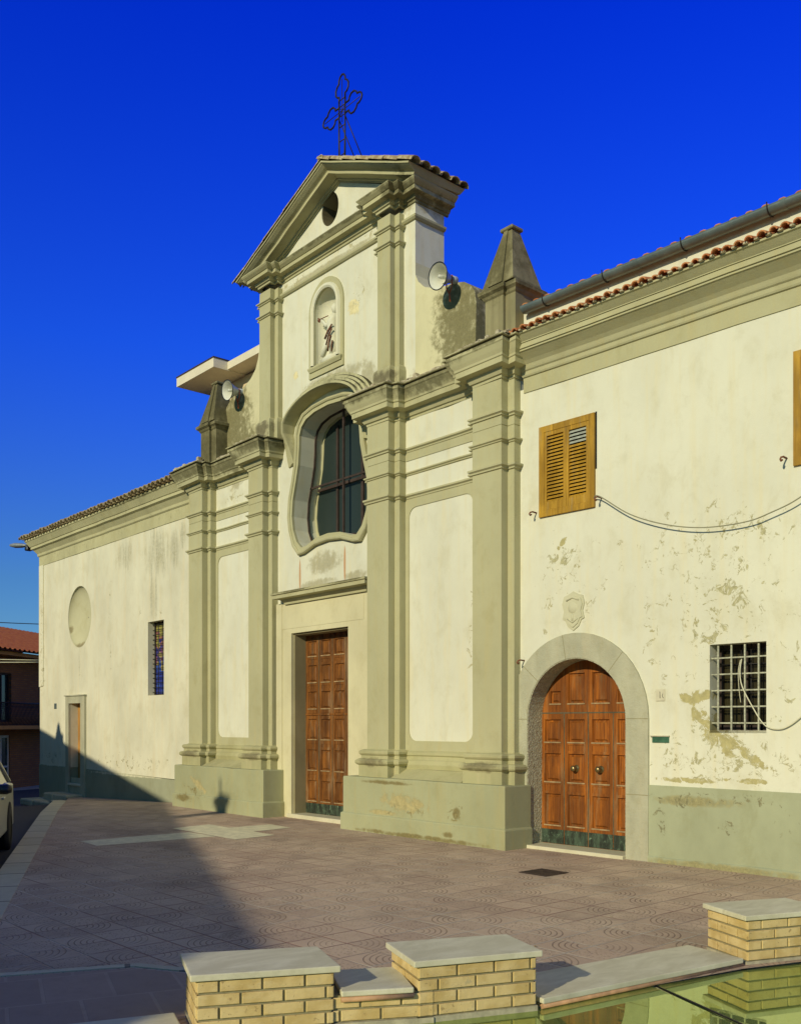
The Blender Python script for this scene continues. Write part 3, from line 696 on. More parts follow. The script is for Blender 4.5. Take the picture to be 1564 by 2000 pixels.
def run(pa, pb, wd0, z, rows, zt, fl, ext=0.):
    """low stretch of wall from pa to pb (front face line), coping on top"""
    a, c = Vector(Lq(pa)), Vector(Lq(pb)); d = (c - a).normalized(); nb = Vector((-d.y, d.x))
    b = MB(); a0, c0 = a, c; a, c = a - d * ext, c + d * ext; f0, f1 = a + nb * .04, c + nb * .04
    poly = [tuple(f0), tuple(f1), tuple(c + nb * (wd0 - .03)), tuple(a + nb * (wd0 - .03))]
    b.prism(poly, -.25, zt - .035, 1)
    if rows: brick_face(b, tuple(a + nb * .034), tuple(c + nb * .034), .022, .168, rows, flip=fl)
    b.prism([tuple(a + nb * .02), tuple(c + nb * .02), tuple(c + nb * .1), tuple(a + nb * .1)], -.25, .02 if rows else 0, 2)
    r = b.build('wall_run', [M['brick'], M['mortar'], M['mortarpale']], LW)
    a, c = a0, c0; b = MB(); b.prism([tuple(a), tuple(c), tuple(c + nb * wd0), tuple(a + nb * wd0)], zt - .034, zt); b.build('coping', M['cap'], r, bevel=.008)
    b = MB(); b.tube([(a.x + nb.x * .012, a.y + nb.y * .012, zt - .05), (c.x + nb.x * .012, c.y + nb.y * .012, zt - .05)], .016, 8); b.build('nosing', M['nosing'], r)
run((-4.262, -6.745), (-4.060, -6.38), .48, .2, 2, .205, 1, .12)
run((-3.775, -5.60), (-3.505, -3.775), .49, .05, 0, .055, 0)
run((-4.97, -8.46), (-4.64, -7.51), .37, .05, 0, .05, 0)
run((-3.215, -3.02), (-2.6, -1.9), .48, .05, 0, .055, 0)

# ------------------------------------------------------------------ the church
C1 = -13.58
CH = thing('church', 'cream and olive baroque church front with pediment, pilasters and bell shaped window', 'church', (-13.5, 0, 0))
def ch(mb, name, m, **k):
    """build a church part whose mesh is written in world coordinates"""
    par = k.pop('parent', CH)
    mb.v = [(x + 13.5, y, z) for x, y, z in mb.v]
    return mb.build(name, m, par, **k)

# window opening (inner) and its frame, half outline about x = WC
WC = -13.42; PC = -13.12
def bell(sc_x, dz_top, dz_bot, lift=0):
    """closed outline of the bell shaped window, counter-clockwise"""
    half = [(0.0, 5.03 - dz_bot), (.35, 5.0 - dz_bot), (.66, 4.90 - dz_bot), (.80, 4.89 - dz_bot), (.95, 5.02 - dz_bot * .7), (1.06, 5.25), (1.10, 5.5), (1.07, 5.8), (.98, 6.1), (.90, 6.4), (.87, 6.7), (.86, 6.92 + dz_top * .4), (.80, 7.06 + dz_top * .7), (.66, 7.17 + dz_top), (.40, 7.24 + dz_top), (0, 7.27 + dz_top)]
    sc2 = [(x + (sc_x * (1 if x > 0 else 0) * min(1, x / .7)), z) for x, z in half]
    r = [(WC + x, z) for x, z in sc2]; l = [(WC - x, z) for x, z in sc2[1:-1]][::-1]
    return r + l
win_in = bell(0, 0, 0)
OCU = [(WC + .245 * math.cos(R(a)), 10.69 + .285 * math.sin(R(a))) for a in range(0, 360, 15)]
NX = -13.51
niche_o = [(NX - .33, 8.06), (NX + .33, 8.06)] + arc(NX, 9.0, .33, .33, 0, 180, 14)
XL, XR, UL, UR = -18.1, -9.0, -15.5, -11.19
outer = [(XL, -.2), (-14.52, -.2), (-14.52, 3.36), (-12.83, 3.36), (-12.83, -.2), (XR, -.2), (XR, 6.96), (UR, 6.96), (UR, 10.0), (-11.3, 10.2), (PC, 11.03), (-15.4, 10.2), (UL, 10.0), (UL, 6.96), (XL, 6.96)]
b = MB(); b.plate(outer, [win_in, OCU, niche_o], 0, .62)
ch(b, 'wall', M['cream'])
# nave behind
b = MB(); b.box((-18.0, 1.3, -.2), (-9.0, 19, 6.6)); b.add([(-18.2, 1.3, 6.6), (-8.8, 1.3, 6.6), (-13.5, 1.3, 8.2), (-18.2, 19, 6.6), (-8.8, 19, 6.6), (-13.5, 19, 8.2)], [(0, 1, 2), (3, 4, 5), (0, 2, 5, 3), (1, 2, 5, 4)], 1)
ch(b, 'nave', [M['cream'], M['tile']])
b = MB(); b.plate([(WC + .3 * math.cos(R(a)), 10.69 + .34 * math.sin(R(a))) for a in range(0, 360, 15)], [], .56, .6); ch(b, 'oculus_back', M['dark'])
b = MB(); q_ = [(WC + .238 * math.cos(R(a)), 10.69 + .278 * math.sin(R(a))) for a in range(0, 360, 15)]; b.plate(OCU, [q_], .012, .56); ch(b, 'oculus_shade_liner', stucco('shaded_reveal', (.15, .13, .07), .25))  # dark ring lining the cream hole: the oculus shade is put into its colour

# pilasters
def foot(xc, wf, w2=.12, y1=-.13, y2=-.26, y0=.0):
    return [(xc - wf - w2, y0), (xc - wf - w2, y1), (xc - wf, y1), (xc - wf, y2), (xc + wf, y2), (xc + wf, y1), (xc + wf + w2, y1), (xc + wf + w2, y0)]
RING = lambda z, h=.065, o=.055: [(0.002, z), (o * .45, z + .008), (o * .5, z + h * .4), (o, z + h * .65), (o, z + h), (0.002, z + h + .012)]
RAKE_T = .405
pil_prof = [(0, 1.29)] + RING(5.245, .075) + RING(5.62, .055, .045) + [(.0, 5.855), (-.008, 5.857), (-.008, 5.865), (0, 5.867)] + RING(5.985, .07) + [(0, 6.52)]
base_prof = [(.05, .84), (.10, .842), (.10, 1.045), (.125, 1.055), (.145, 1.08), (.145, 1.115), (.12, 1.14), (.075, 1.148), (.07, 1.20), (.085, 1.212), (.10, 1.235), (.10, 1.265), (.08, 1.285), (.02, 1.292), (0, 1.31)]
LOWP = [(-17.705, .275), (-15.41, .245), (-11.80, .265), (-9.39, .28)]
for xc, wf in LOWP:
    b = MB(); b.sweep(foot(xc, wf), pil_prof, cap=False); p = ch(b, 'pilaster', M['olive'])
    b = MB(); b.sweep(foot(xc, wf), base_prof, jit=.002); ch(b, 'base', M['base'], parent=p)
# side bays: wall between the pilasters
for (xa, xb) in ((-17.305, -15.78), (-11.41, -9.795)):
    b = MB(); b.plate(rect(xa, xb, 1.25, 5.25), [rrect(xa + .085, xb - .115, 1.44, 5.11, .16)], -.014, 0); ch(b, 'panel_frame', M['olive'])
    b = MB(); b.plate(rect(xa, xb, 5.86, 5.99), [], -.012, 0)
    for pr in (RING(5.245, .075), RING(5.62, .055, .045), RING(5.985, .07)): b.sweep([(xa, -.0), (xb, -.0)], [(-.001, pr[0][1])] + pr + [(-.001, pr[-1][1])], jit=.002, sub=.4)
    ch(b, 'string_course', M['olive'])
    b = MB(); b.sweep([(xa, 0), (xb, 0)], [(-.001, 1.0), (.07, 1.0), (.09, 1.07), (.07, 1.13), (.045, 1.15), (.04, 1.2), (.06, 1.22), (.06, 1.26), (.02, 1.285), (-.001, 1.29)], jit=.002, sub=.4)
    b.add([(xa, -.07, 1.0), (xb, -.07, 1.0), (xb - .05, -.47, .80), (xa + .05, -.47, .80), (xa, -.07, .8), (xb, -.07, .8)], [(0, 1, 2, 3), (0, 3, 4), (1, 2, 5)])
    ch(b, 'base_moulding', M['base'])
# plinths
for (xa, xb) in ((-18.15, -14.765), (-12.39, -8.82)):
    b = MB(); b.sweep([(xa, .02), (xa, -.5), (xb, -.5), (xb, .02)], [(.03, -.6), (.03, .255), (.022, .27), (.0, .285), (0, .845), (-.01, .86), (-.5, .862)], cap=False, jit=.003, sub=.35)
    b.add([(xa + .01, -.49, .858), (xb - .01, -.49, .858), (xb - .01, 0, .86), (xa + .01, 0, .86)], [(0, 1, 2, 3)])
    ch(b, 'plinth', M['plinth'])

# lower cornice, left and right stretches
CORN = [(-.01, 6.50), (.015, 6.502), (.02, 6.54), (.045, 6.545), (.07, 6.59), (.08, 6.62), (.18, 6.635), (.185, 6.635), (.185, 6.71), (.20, 6.72), (.205, 6.75), (.235, 6.80), (.27, 6.87), (.285, 6.885), (.285, 6.925), (.262, 6.93), (.262, 6.942), (.315, 6.945), (.315, 6.962), (-.01, 7.03)]
def chain(ps, x_a, x_b, ya=.3, yb=.3):
    path = [(x_a, ya)] if x_a is not None else []
    for i, (xc, wf) in enumerate(ps): path += foot(xc, wf)
    if x_b is not None: path += [(x_b, yb)]
    return path
pL = foot(*LOWP[0]) + foot(*LOWP[1]); pR = foot(*LOWP[2]) + foot(*LOWP[3])
pL = [(-18.1, .1)] + pL[1:-1] + [(-15.045, .05)]; pR = [(-12.185, .05)] + pR[1:-1] + [(-8.99, .35)]
for pth in (pL, pR):
    b = MB(); b.sweep(pth, CORN, jit=.006, sub=.3); ch(b, 'cornice', M['olive_cornice'])
# rubble and old tiles lying on the lower cornice
for (segs, nm) in (([(-18.2, -17.2, -.52), (-17.2, -15.8, -.27), (-15.8, -14.95, -.52)], 'cornice_tiles'), ([(-12.3, -11.35, -.52), (-11.35, -9.8, -.27), (-9.8, -8.8, -.52)], 'cornice_tiles')):
    b = MB()
    for (x0, x1, yf) in segs:
        x = x0 + .08
        b.box((x0, yf + .02, 6.985), (x1, .02, 7.02), 0, .008)
        while x < x1 - .04:
            r = random.uniform(.045, .07); g = random.random()
            if g < .8: coppo(b, (x, yf + .03 + random.uniform(-.01, .03), 6.985 + random.uniform(0, .012)), (x + random.uniform(-.04, .04), .0, 7.09), r, 6)
            if g > .45: b.cbox((x + .05, yf + .06, 7.0), (x + .05 + random.uniform(.05, .12), yf + .16, 7.02 + random.uniform(.02, .09)), .015)
            x += random.uniform(.16, .24)
    ch(b, nm, M['rubble'])

# upper pilasters
UPP = [(-15.18, .18), (-11.72, .155)]
UY1, UY2 = -.10, -.20
up_prof = [(.05, 6.98), (.055, 7.30), (.04, 7.36), (.0, 7.40)] + RING(9.29, .055, .05) + RING(9.545, .055, .05) + [(0, 9.80)]
def ufoot(xc, wf): return foot(xc, wf, .11, UY1, UY2)
for xc, wf in UPP:
    b = MB(); b.sweep(ufoot(xc, wf), up_prof, cap=False, jit=.002); ch(b, 'upper_pilaster', M['olive'])
b = MB(); pr = [(-.001, 9.62), (.03, 9.625), (.055, 9.65), (.06, 9.68), (.02, 9.70), (-.001, 9.70)]
b.sweep([(-14.89, 0), (-11.985, 0)], pr, jit=.002, sub=.4); b.sweep([(-11.455, 0), (UR, 0), (UR, .62)], pr); ch(b, 'string_course', M['olive'])
# horizontal pediment cornice
UC = [(-.01, 9.885), (.02, 9.89), (.025, 9.925), (.05, 9.93), (.07, 9.965), (.075, 9.98), (.17, 9.99), (.17, 10.05), (.185, 10.055), (.23, 10.09), (.25, 10.115), (.25, 10.13), (-.01, 10.16)]
upath = [(UL, .70), (UL, 0)] + ufoot(*UPP[0]) + ufoot(*UPP[1]) + [(UR, 0), (UR, .70)]
b = MB(); b.sweep(upath, UC, jit=.002, sub=.5); ch(b, 'pediment_cornice', M['olive_cornice'])
# raking cornices
b = MB(); cs = math.cos(math.atan(RAKE_T)); za = 11.03
rp = [(0, -.001), (.0, -.03), (.018, -.035), (.025, -.07), (.045, -.08), (.05, -.12), (.055, -.26), (.10, -.265), (.108, -.28), (.125, -.33), (.155, -.39), (.165, -.395), (.17, -.42), (.195, -.42), (.195, .78), (.1, .72), (0, .62)]
for sgn in (-1, 1):
    A, Bp = [], []
    for (o, y) in rp:
        RAKE_T = .40 if sgn < 0 else .445; zap = za + o / cs; lim = (2.66 if sgn < 0 else 2.16) + o * .45
        dx = min((zap - 10.12) / RAKE_T, lim)
        A.append((PC, y, zap)); Bp.append((PC + sgn * dx, y, zap - dx * RAKE_T))
    m = len(rp); K = 8; vs = []
    for i in range(K + 1):
        jz = random.gauss(0, .004)
        for p, q in zip(A, Bp): vs.append((p[0] + (q[0] - p[0]) * i / K, p[1], p[2] + (q[2] - p[2]) * i / K + (jz if 0 < i < K else 0)))
    b.add(vs, [(i * m + j, i * m + (j + 1) % m, (i + 1) * m + (j + 1) % m, (i + 1) * m + j) for i in range(K) for j in range(m)])
    b.add(Bp, [tuple(range(m))])
ch(b, 'raking_cornice', M['olive_cornice'])
# coppi on the gable: rows running down the slopes
b = MB()
for sgn in (-1, 1):
    th = 0; RAKE_T = .40 if sgn < 0 else .445
    for r_ in range(6):
        y = -.34 + r_ * .21
        nn = 8
        for i in range(nn):
            d0 = (2.82 if sgn < 0 else 2.32) - i * .345 + random.uniform(-.02, .02); d1 = d0 - .38
            z0 = za + .195 / cs - d0 * RAKE_T + .012; z1 = za + .195 / cs - max(d1, 0) * RAKE_T + .035
            coppo(b, (PC + sgn * d0, y + random.uniform(-.015, .015), z0), (PC + sgn * max(d1, 0), y, z1), .10)
for i in range(5): coppo(b, (PC, -.43 + i * .25, za + .235), (PC, -.43 + i * .25 + .28, za + .245), .08)
ch(b, 'pediment_tiles', M['oldtile'])

# window: surround, hood, grille, glazing
b = MB()
fo = bell(.11, .13, .13)
b.plate(fo, [bell(.0, .0, .0)], -.05, 0)
ch(b, 'window_surround', M['olive'])
b = MB(); b.sweep([p for p in bell(.07, .08, .08)], [(.045, .0), (.05, -.06), (.035, -.08), (.01, -.085), (-.015, -.07), (-.02, -.05)], plane='xz', closed=True, cap=False); ch(b, 'window_moulding', M['olive'])
b = MB(); hp = [(-14.50, 6.45), (-14.56, 6.75), (-14.60, 7.0)] + arc(-13.44, 6.98, 1.17, .60, 168, 12, 22)[1:-1] + [(-12.28, 7.0), (-12.32, 6.75), (-12.38, 6.45)]
hp = hp[::-1]
hprof = [(-.16, 0), (-.16, -.10), (-.12, -.11), (-.10, -.15), (-.06, -.16), (-.05, -.21), (-.01, -.22), (.01, -.27), (.05, -.275), (.06, -.25), (.08, -.05), (.08, 0)]
def orient(path): return path
b.sweep(hp[::-1], hprof, plane='xz'); 
b.v = [(x, y * (1 if z > 7.08 else max(.25, 1 - (7.08 - z) * 1.5)), z) for x, y, z in b.v]
ch(b, 'window_hood', M['olive_cornice'])
b = MB(); b.plate(bell(.10, .1, .1), [bell(-.0, -.02, -.02)], .34, .36); WN = ch(b, 'window', M['cream'])
b = MB(); b.plate(bell(.02, .02, .02), [bell(-.03, -.03, -.03)], .29, .315)
b.box((WC - .02,   .285, 4.98), (WC + .02, .315, 7.27)); b.box((WC - 1.0, .29, 6.02), (WC + .97, .315, 6.055)); ch(b, 'grille', M['darkrust'], parent=WN)
b = MB()
W2 = [(WC + (x - WC) * .95, 5.04 + (z - 5.0) * .965) for x, z in win_in]
b.plate(bell(.1, .1, .1), [W2], .47, .50); ch(b, 'inner_reveal', M['olive'], parent=WN)
b = MB(); b.plate(bell(.1, .1, .1), [bell(.004, .004, .004)], .36, .47); ch(b, 'reveal', M['cream'], parent=WN)
b = MB(); b.plate(W2, [], .485, .492); ch(b, 'pane', M['meshglass'], parent=WN)
b = MB(); b.box((WC + .30, .45, 5.1), (WC + .36, .48, 7.15)); b.box((WC - .42, .45, 5.1), (WC - .37, .48, 7.1)); b.box((WC - .98, .455, 6.0), (WC + .95, .48, 6.05)); ch(b, 'glazing_bar', M['darkrust'], parent=WN)

# niche with its battered relief
b = MB(); b.plate([(NX - .5, 7.86), (NX + .5, 7.86)] + arc(NX, 9.0, .5, .52, 0, 180, 16), [niche_o], -.03, 0); NI = ch(b, 'niche_frame', M['olive'])
b = MB(); b.sweep(([(NX - .38, 8.06)] + arc(NX, 9.0, .38, .38, 180, 0, 16) + [(NX + .38, 8.06)]), [(.05, -.03), (.05, -.055), (.02, -.075), (-.02, -.07), (-.04, -.03)], plane='xz'); ch(b, 'moulding', M['cream'], parent=NI)
b = MB(); b.sweep([(NX - .44, 0), (NX - .44, -.03), (NX + .44, -.03), (NX + .44, 0)], [(0, 7.95), (.02, 7.96), (.045, 8.01), (.045, 8.035), (0, 8.05)]); ch(b, 'sill', M['olive_cornice'], parent=NI)
b = MB(); # curved back
vs = []; NN = 12; HH = 14
prof2 = [(8.04 + (9.0 - 8.04) * j / 8, 1.0) for j in range(9)] + [(9.0 + .33 * math.sin(R(90 * j / 6)), math.cos(R(90 * j / 6)) * .999 + .001) for j in range(1, 7)]
for (z, s_) in prof2:
    for i in range(NN + 1):
        a = math.pi * i / NN; vs.append((NX + .335 * math.cos(a) * s_, .02 + .26 * math.sin(a) * s_, z))
m = NN + 1
b.add(vs, [(j * m + i, j * m + i + 1, (j + 1) * m + i + 1, (j + 1) * m + i) for j in range(len(prof2) - 1) for i in range(NN)], None, True)
b.add([(NX - .34, 0, 8.05), (NX + .34, 0, 8.05), (NX + .34, .3, 8.05), (NX - .34, .3, 8.05)], [(0, 1, 2, 3)])
ch(b, 'niche_back', M['cream'], parent=NI)
b = MB()
def lump(pts, rr, n=9): b.tube(pts, .1, n, radii=rr)
lump([(NX + .10, .14, 8.18), (NX + .09, .10, 8.38), (NX + .06, .09, 8.6), (NX + .05, .10, 8.78), (NX + .08, .12, 8.9)], [.13, .10, .11, .10, .05])
lump([(NX + .09, .12, 8.9), (NX + .09, .11, 9.0), (NX + .09, .11, 9.07)], [.045, .07, .03])
lump([(NX + .05, .08, 8.78), (NX - .08, .05, 8.72), (NX - .18, .03, 8.84)], [.05, .04, .03])
lump([(NX + .02, .06, 8.5), (NX - .12, .05, 8.33), (NX - .2, .05, 8.2)], [.07, .05, .04])
lump([(NX - .24, .1, 8.12), (NX, .06, 8.12), (NX + .24, .1, 8.14)], [.07, .08, .07])
ch(b, 'relief_figure', M['cream'], parent=NI)
b = MB()
for (p, q) in (((.16, .05, 8.66), (-.04, .02, 8.46)), ((.17, .04, 8.58), (.0, .02, 8.34)), ((.12, .05, 8.48), (.04, .03, 8.22)), ((.16, .06, 8.38), (.12, .05, 8.2))):
    b.tube([(NX + p[0], p[1] - .06, p[2]), (NX + (p[0] + q[0]) / 2 + .01, (p[1] + q[1]) / 2 - .07, (p[2] + q[2]) / 2), (NX + q[0], q[1] - .04, q[2])], .014, 6)
ch(b, 'exposed_iron', M['rustiron'], parent=NI)
b = MB()
for i in range(5): a = R(150 + i * 30); b.tube([(NX - .2, .0, 8.86), (NX - .2 + .06 * math.cos(a), -.01, 8.86 + .06 * math.sin(a))], .009, 5)
b.tube([(NX - .2, .0, 8.86), (NX + .05, -.01, 8.84)], .008, 5)
ch(b, 'dry_twig', M['rustiron'], parent=NI)

# volutes
volR = [(-11.19, 8.95), (-11.185, 8.75), (-11.12, 8.62), (-10.98, 8.49), (-10.80, 8.41), (-10.60, 8.355), (-10.43, 8.34), (-10.26, 8.31), (-10.10, 8.26), (-9.97, 8.17), (-9.885, 8.05), (-9.855, 7.88), (-9.86, 7.6), (-9.87, 7.2), (-9.87, 6.98), (-11.19, 6.98)]
volL = [(-15.68, 8.95), (-15.73, 8.75), (-15.82, 8.57), (-16.0, 8.43), (-16.25, 8.33), (-16.50, 8.29), (-16.72, 8.23), (-16.90, 8.10), (-17.02, 7.93), (-17.06, 7.7), (-17.07, 7.2), (-17.07, 6.98), (-15.68, 6.98)]
for vv in (volR, volL):
    b = MB(); b.plate(vv, [], .0, .42); ch(b, 'volute', M['moss'])
# obelisk pinnacles
def obelisk(xc, yc_=-.03):
    b = MB(); h = .265
    fp = [(xc - h, yc_ + h), (xc - h, yc_ - h + .06), (xc - h + .03, yc_ - h + .06), (xc - h + .03, yc_ - h), (xc + h - .18, yc_ - h), (xc + h - .18, yc_ - h + .05), (xc + h, yc_ - h + .05), (xc + h, yc_ + h)]
    prof = [(0.01, 6.98), (0.01, 7.62), (.03, 7.64), (.045, 7.67), (.085, 7.70), (.09, 7.745), (.06, 7.77), (.02, 7.79)]
    b.sweep(fp + [], prof, closed=True, cap=False)
    o = ch(b, 'obelisk', M['obelisk'])
    b = MB()
    def py(hx0, hx1, z0, z1, dx=0, dy=0):
        b.add([(xc - hx0, yc_ - hx0 - dy, z0), (xc + hx0, yc_ - hx0 - dy, z0), (xc + hx0, yc_ + hx0, z0), (xc - hx0, yc_ + hx0, z0), (xc - hx1, yc_ - hx1 - dy, z1), (xc + hx1, yc_ - hx1 - dy, z1), (xc + hx1, yc_ + hx1, z1), (xc - hx1, yc_ + hx1, z1)],
              [(0, 1, 5, 4), (1, 2, 6, 5), (2, 3, 7, 6), (3, 0, 4, 7), (4, 5, 6, 7), (0, 1, 2, 3)])
    py(.295, .08, 7.785, 8.60)
    # raised strip on the front face
    for z0, z1, w0, w1 in ((7.785, 8.60, .13, .035),):
        y0, y1 = yc_ - .295, yc_ - .08
        b.add([(xc - .02 - w0, y0 - .03, z0), (xc - .02 + w0, y0 - .03, z0), (xc - .02 + w1, y1 - .02, z1), (xc - .02 - w1, y1 - .02, z1), (xc - .02 - w0, y0 + .02, z0), (xc - .02 + w0, y0 + .02, z0), (xc - .02 + w1, y1 + .02, z1), (xc - .02 - w1, y1 + .02, z1)],
              [(0, 1, 2, 3), (0, 4, 7, 3), (1, 5, 6, 2), (0, 1, 5, 4), (3, 2, 6, 7)])
    ch(b, 'spire', M['obelisk'], parent=o)
    b = MB(); b.cbox((xc - .118, yc_ - .118, 8.60), (xc + .118, yc_ + .118, 8.65), .012); ch(b, 'top_slab', M['obelisk'], parent=o)
obelisk(-9.13); obelisk(-17.15)

# main door
b = MB(); b.plate([(-14.93, 0), (-14.52, 0), (-14.52, 3.36), (-12.83, 3.36), (-12.83, 0), (-12.31, 0), (-12.31, 3.93), (-14.93, 3.93)], [], -.06, 0)
b.plate(rect(-14.86, -12.40, 3.45, 3.86), [], -.066, -.06)
b.box((-14.99, -.075, -.05), (-14.80, 0, 3.93)); 
DS = ch(b, 'door_surround', M['stone'])
b = MB(); b.sweep([(-14.66, 0), (-14.66, -.07), (-12.32, -.07), (-12.32, 0)], [(-.001, 3.89), (.03, 3.895), (.035, 3.93), (.06, 3.95), (.09, 3.985), (.19, 3.995), (.19, 4.06), (.215, 4.065), (.22, 4.10), (-.001, 4.13)], jit=.001); ch(b, 'hood', M['olive_cornice'], parent=DS)
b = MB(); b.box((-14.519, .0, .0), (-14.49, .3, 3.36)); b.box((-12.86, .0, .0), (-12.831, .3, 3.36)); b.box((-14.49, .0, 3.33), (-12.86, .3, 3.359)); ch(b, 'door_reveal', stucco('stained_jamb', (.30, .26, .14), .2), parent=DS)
b = MB(); b.cbox((-14.62, -.10, -.05), (-12.42, .28, .07), .008); ch(b, 'threshold', M['marble'])
DR = None
b = MB(); yd = .245; x0 = -14.49; cw = (14.49 - 12.86) / 4; holes = []
zr = [.30, .78, 1.28, 1.80, 2.02, 2.50, 2.98]
rows = [(.30, .68), (.86, 1.24), (1.42, 1.80), (1.98, 2.30), (2.46, 2.78), (2.94, 3.22)]
for c in range(4):
    for (za_, zb_) in rows:
        holes.append(rect(x0 + c * cw + .07, x0 + (c + 1) * cw - .07, za_, zb_))
        holes.append(rect(x0 + c * cw + .07, x0 + (c + 1) * cw - .07, zb_ + .045, zb_ + .105))
b.plate(rect(x0, x0 + 4 * cw, .07, 3.33), holes, yd, yd + .03)
for h_ in holes: panel(b, h_[0][0], h_[1][0], h_[0][1], h_[2][1], yd, .022 if h_[2][1] - h_[0][1] > .15 else .012) if h_[2][1] - h_[0][1] > .15 else b.box((h_[0][0] - .002, yd + .008, h_[0][1] - .002), (h_[1][0] + .002, yd + .02, h_[2][1] + .002))
for c in range(1, 4): b.box((x0 + c * cw - .006, yd - .004, .08), (x0 + c * cw + .006, yd + .01, 3.3), 2)
b.box((x0, yd - .012, 1.865), (x0 + 4 * cw, yd + .005, 1.895))
DR = ch(b, 'door', [M['door'], M['palewood'], M['gap']])
b = MB(); b.box((x0 + .01, yd - .008, .075), (x0 + 4 * cw - .01, yd + .005, .26)); ch(b, 'kick_plate', M['patina'], parent=DR)
b = MB(); b.box((-12.30, -.02, .07), (-12.285, -.005, 6.3)); ch(b, 'lightning_conductor', M['greywood'])

# ------------------------------------------------------------------ wrought iron cross on the gable
CR = thing('iron_cross', 'openwork black wrought iron cross with trefoil arms on top of the gable', 'cross', (-13.27, .15, 11.38))
b = MB(); r_ = .0165
w_ = .085; zb = 1.02; L_ = .30
# outline of a latin cross with trefoil loops (local x, z)
def loop(cx, cz, ax, az):
    px, pz = -az, ax
    pts = []
    for (u, v_) in ((0, -w_), (.11, -w_), (.12, -.13), (.17, -.175), (.25, -.18), (.31, -.14), (.34, -.09), (.40, -.085), (.45, -.05), (.47, 0), (.45, .05), (.40, .085), (.34, .09), (.31, .14), (.25, .18), (.17, .175), (.12, .13), (.11, w_), (0, w_)):
        pts.append((cx + ax * u + px * v_, 0, cz + az * u + pz * v_))
    return pts
for pts in (loop(-w_, zb, -1, 0), loop(w_, zb, 1, 0), loop(0, zb + .16, 0, 1)):
    b.tube(pts, r_, 6)
for sx in (-w_, w_): b.tube([(sx, 0, 0), (sx, 0, zb + .18)], .015, 6)
for sx in (-w_, w_): b.tube([(sx * .2 + (.04 if sx > 0 else -.04), 0, 0), (sx, 0, zb - .1)], .009, 5)
for z in (.25, .5, .75, zb - w_, zb + w_, zb + .2): b.tube([(-w_, 0, z), (w_, 0, z)], .009, 5)
for (p, q) in (((-w_, zb - w_), (w_, zb + w_)), ((w_, zb - w_), (-w_, zb + w_)), ((-.5, zb - .0), (.5, zb + .0)), ((0, zb - .2), (0, zb + .55)), ((-w_, 0), (0, .22)), ((w_, 0), (0, .22)), ((-w_, .02), (.22, .0)), ((.22, 0), (0, .22))): b.tube([(p[0], 0, p[1]), (q[0], 0, q[1])], .007, 5)
b.build('frame', M['iron'], CR)
b = MB()
for sx in (-w_, w_): b.tube([(sx, 0, zb - .12), (sx + .02, .48, .12)], .010, 5)
b.build('stay', M['iron'], CR)

# ------------------------------------------------------------------ horn loudspeakers
def horn(loc, d, lab):
    # bell, lining, rim, driver and bracket
    t = thing('horn_speaker', lab, 'loudspeaker', loc, 0, 'horn loudspeakers on the church'); t.scale = (.92, .92, .92)
    d = Vector(d).normalized()
    b = MB(); lathe(b, (0, 0, 0), d, [(.0, .208), (.006, .205), (.03, .185), (.08, .148), (.14, .115), (.21, .082), (.29, .055)], 28, 0)
    b.build('horn', M['horn'], t)
    b = MB(); lathe(b, (0, 0, 0), d, [(.002, .198), (.03, .17), (.08, .135), (.14, .10), (.22, .06), (.27, .001)], 28); b.build('bell_lining', M['hornin'], t)
    b = MB(); lathe(b, (0, 0, 0), d, [(-.004, .20), (-.008, .212), (.004, .216), (.012, .208)], 28); b.build('rim', M['black'], t)
    b = MB(); lathe(b, (0, 0, 0), d, [(.28, .0), (.28, .062), (.41, .062), (.43, .05), (.43, .0)], 20); b.build('driver', M['horn'], t)
    b = MB(); lathe(b, (0, 0, 0), d, [(.02, .0), (.025, .028), (.10, .032), (.24, .02)], 14); b.build('inner_cone', M['hornin'], t)
    b = MB(); c = d * .26; s_ = d.cross(Vector((0, 0, 1))).normalized()
    for q in (-1, 1): b.tube([c + s_ * .065 * q + Vector((0, 0, .04)), c + s_ * .065 * q + Vector((0, 0, -.12)), c + Vector((0, 0, -.24))], .011, 6)
    b.tube([c + Vector((0, 0, -.22)), c + Vector((0, .02, -.36))], .014, 6)
    b.build('bracket', M['orange'], t)
    return t
horn((-10.27, -.38, 8.29), (-.02, 1, .13), 'grey horn loudspeaker with orange bracket between gable and right obelisk')
horn((-16.32, -.33, 8.22), (-.02, 1, .13), 'grey horn loudspeaker beside the left obelisk, in front of the pale flat roof')

# ------------------------------------------------------------------ left wing
LWG = thing('side_wing', 'lower cream wing left of the church with oval niche, narrow window and small door', 'building', (-23, 0, 0))
def lw(mb, name, m, **k):
    par = k.pop('parent', LWG); mb.v = [(x + 23, y, z) for x, y, z in mb.v]; return mb.build(name, m, par, **k)
OV = [(-24.30 + .75 * math.cos(R(a)), 4.5 + .80 * math.sin(R(a))) for a in range(0, 360, 10)]
LWIN = rect(-20.385, -19.607, 2.36, 4.04); LD = rect(-24.88, -24.107, .12, 2.25)
b = MB(); b.plate([(-27.08, .55), (-24.88, .55), (-24.88, 2.25), (-24.107, 2.25), (-24.107, .55), (-18.1, .48), (-18.1, 6.5), (-27.08, 6.5)], [OV, LWIN], 0, .5)
b.box((-27.08, .5, -.6), (-26.6, 14, 6.5))
lw(b, 'wall', M['leftwall'])
b = MB(); b.plate([(-27.1, -.6), (-24.88, -.6), (-24.88, .56), (-27.1, .58)], [], -.015, .5); b.plate([(-24.107, -.6), (-18.1, -.4), (-18.1, .46), (-24.107, .56)], [], -.015, .5); lw(b, 'dado', M['leftdado'])
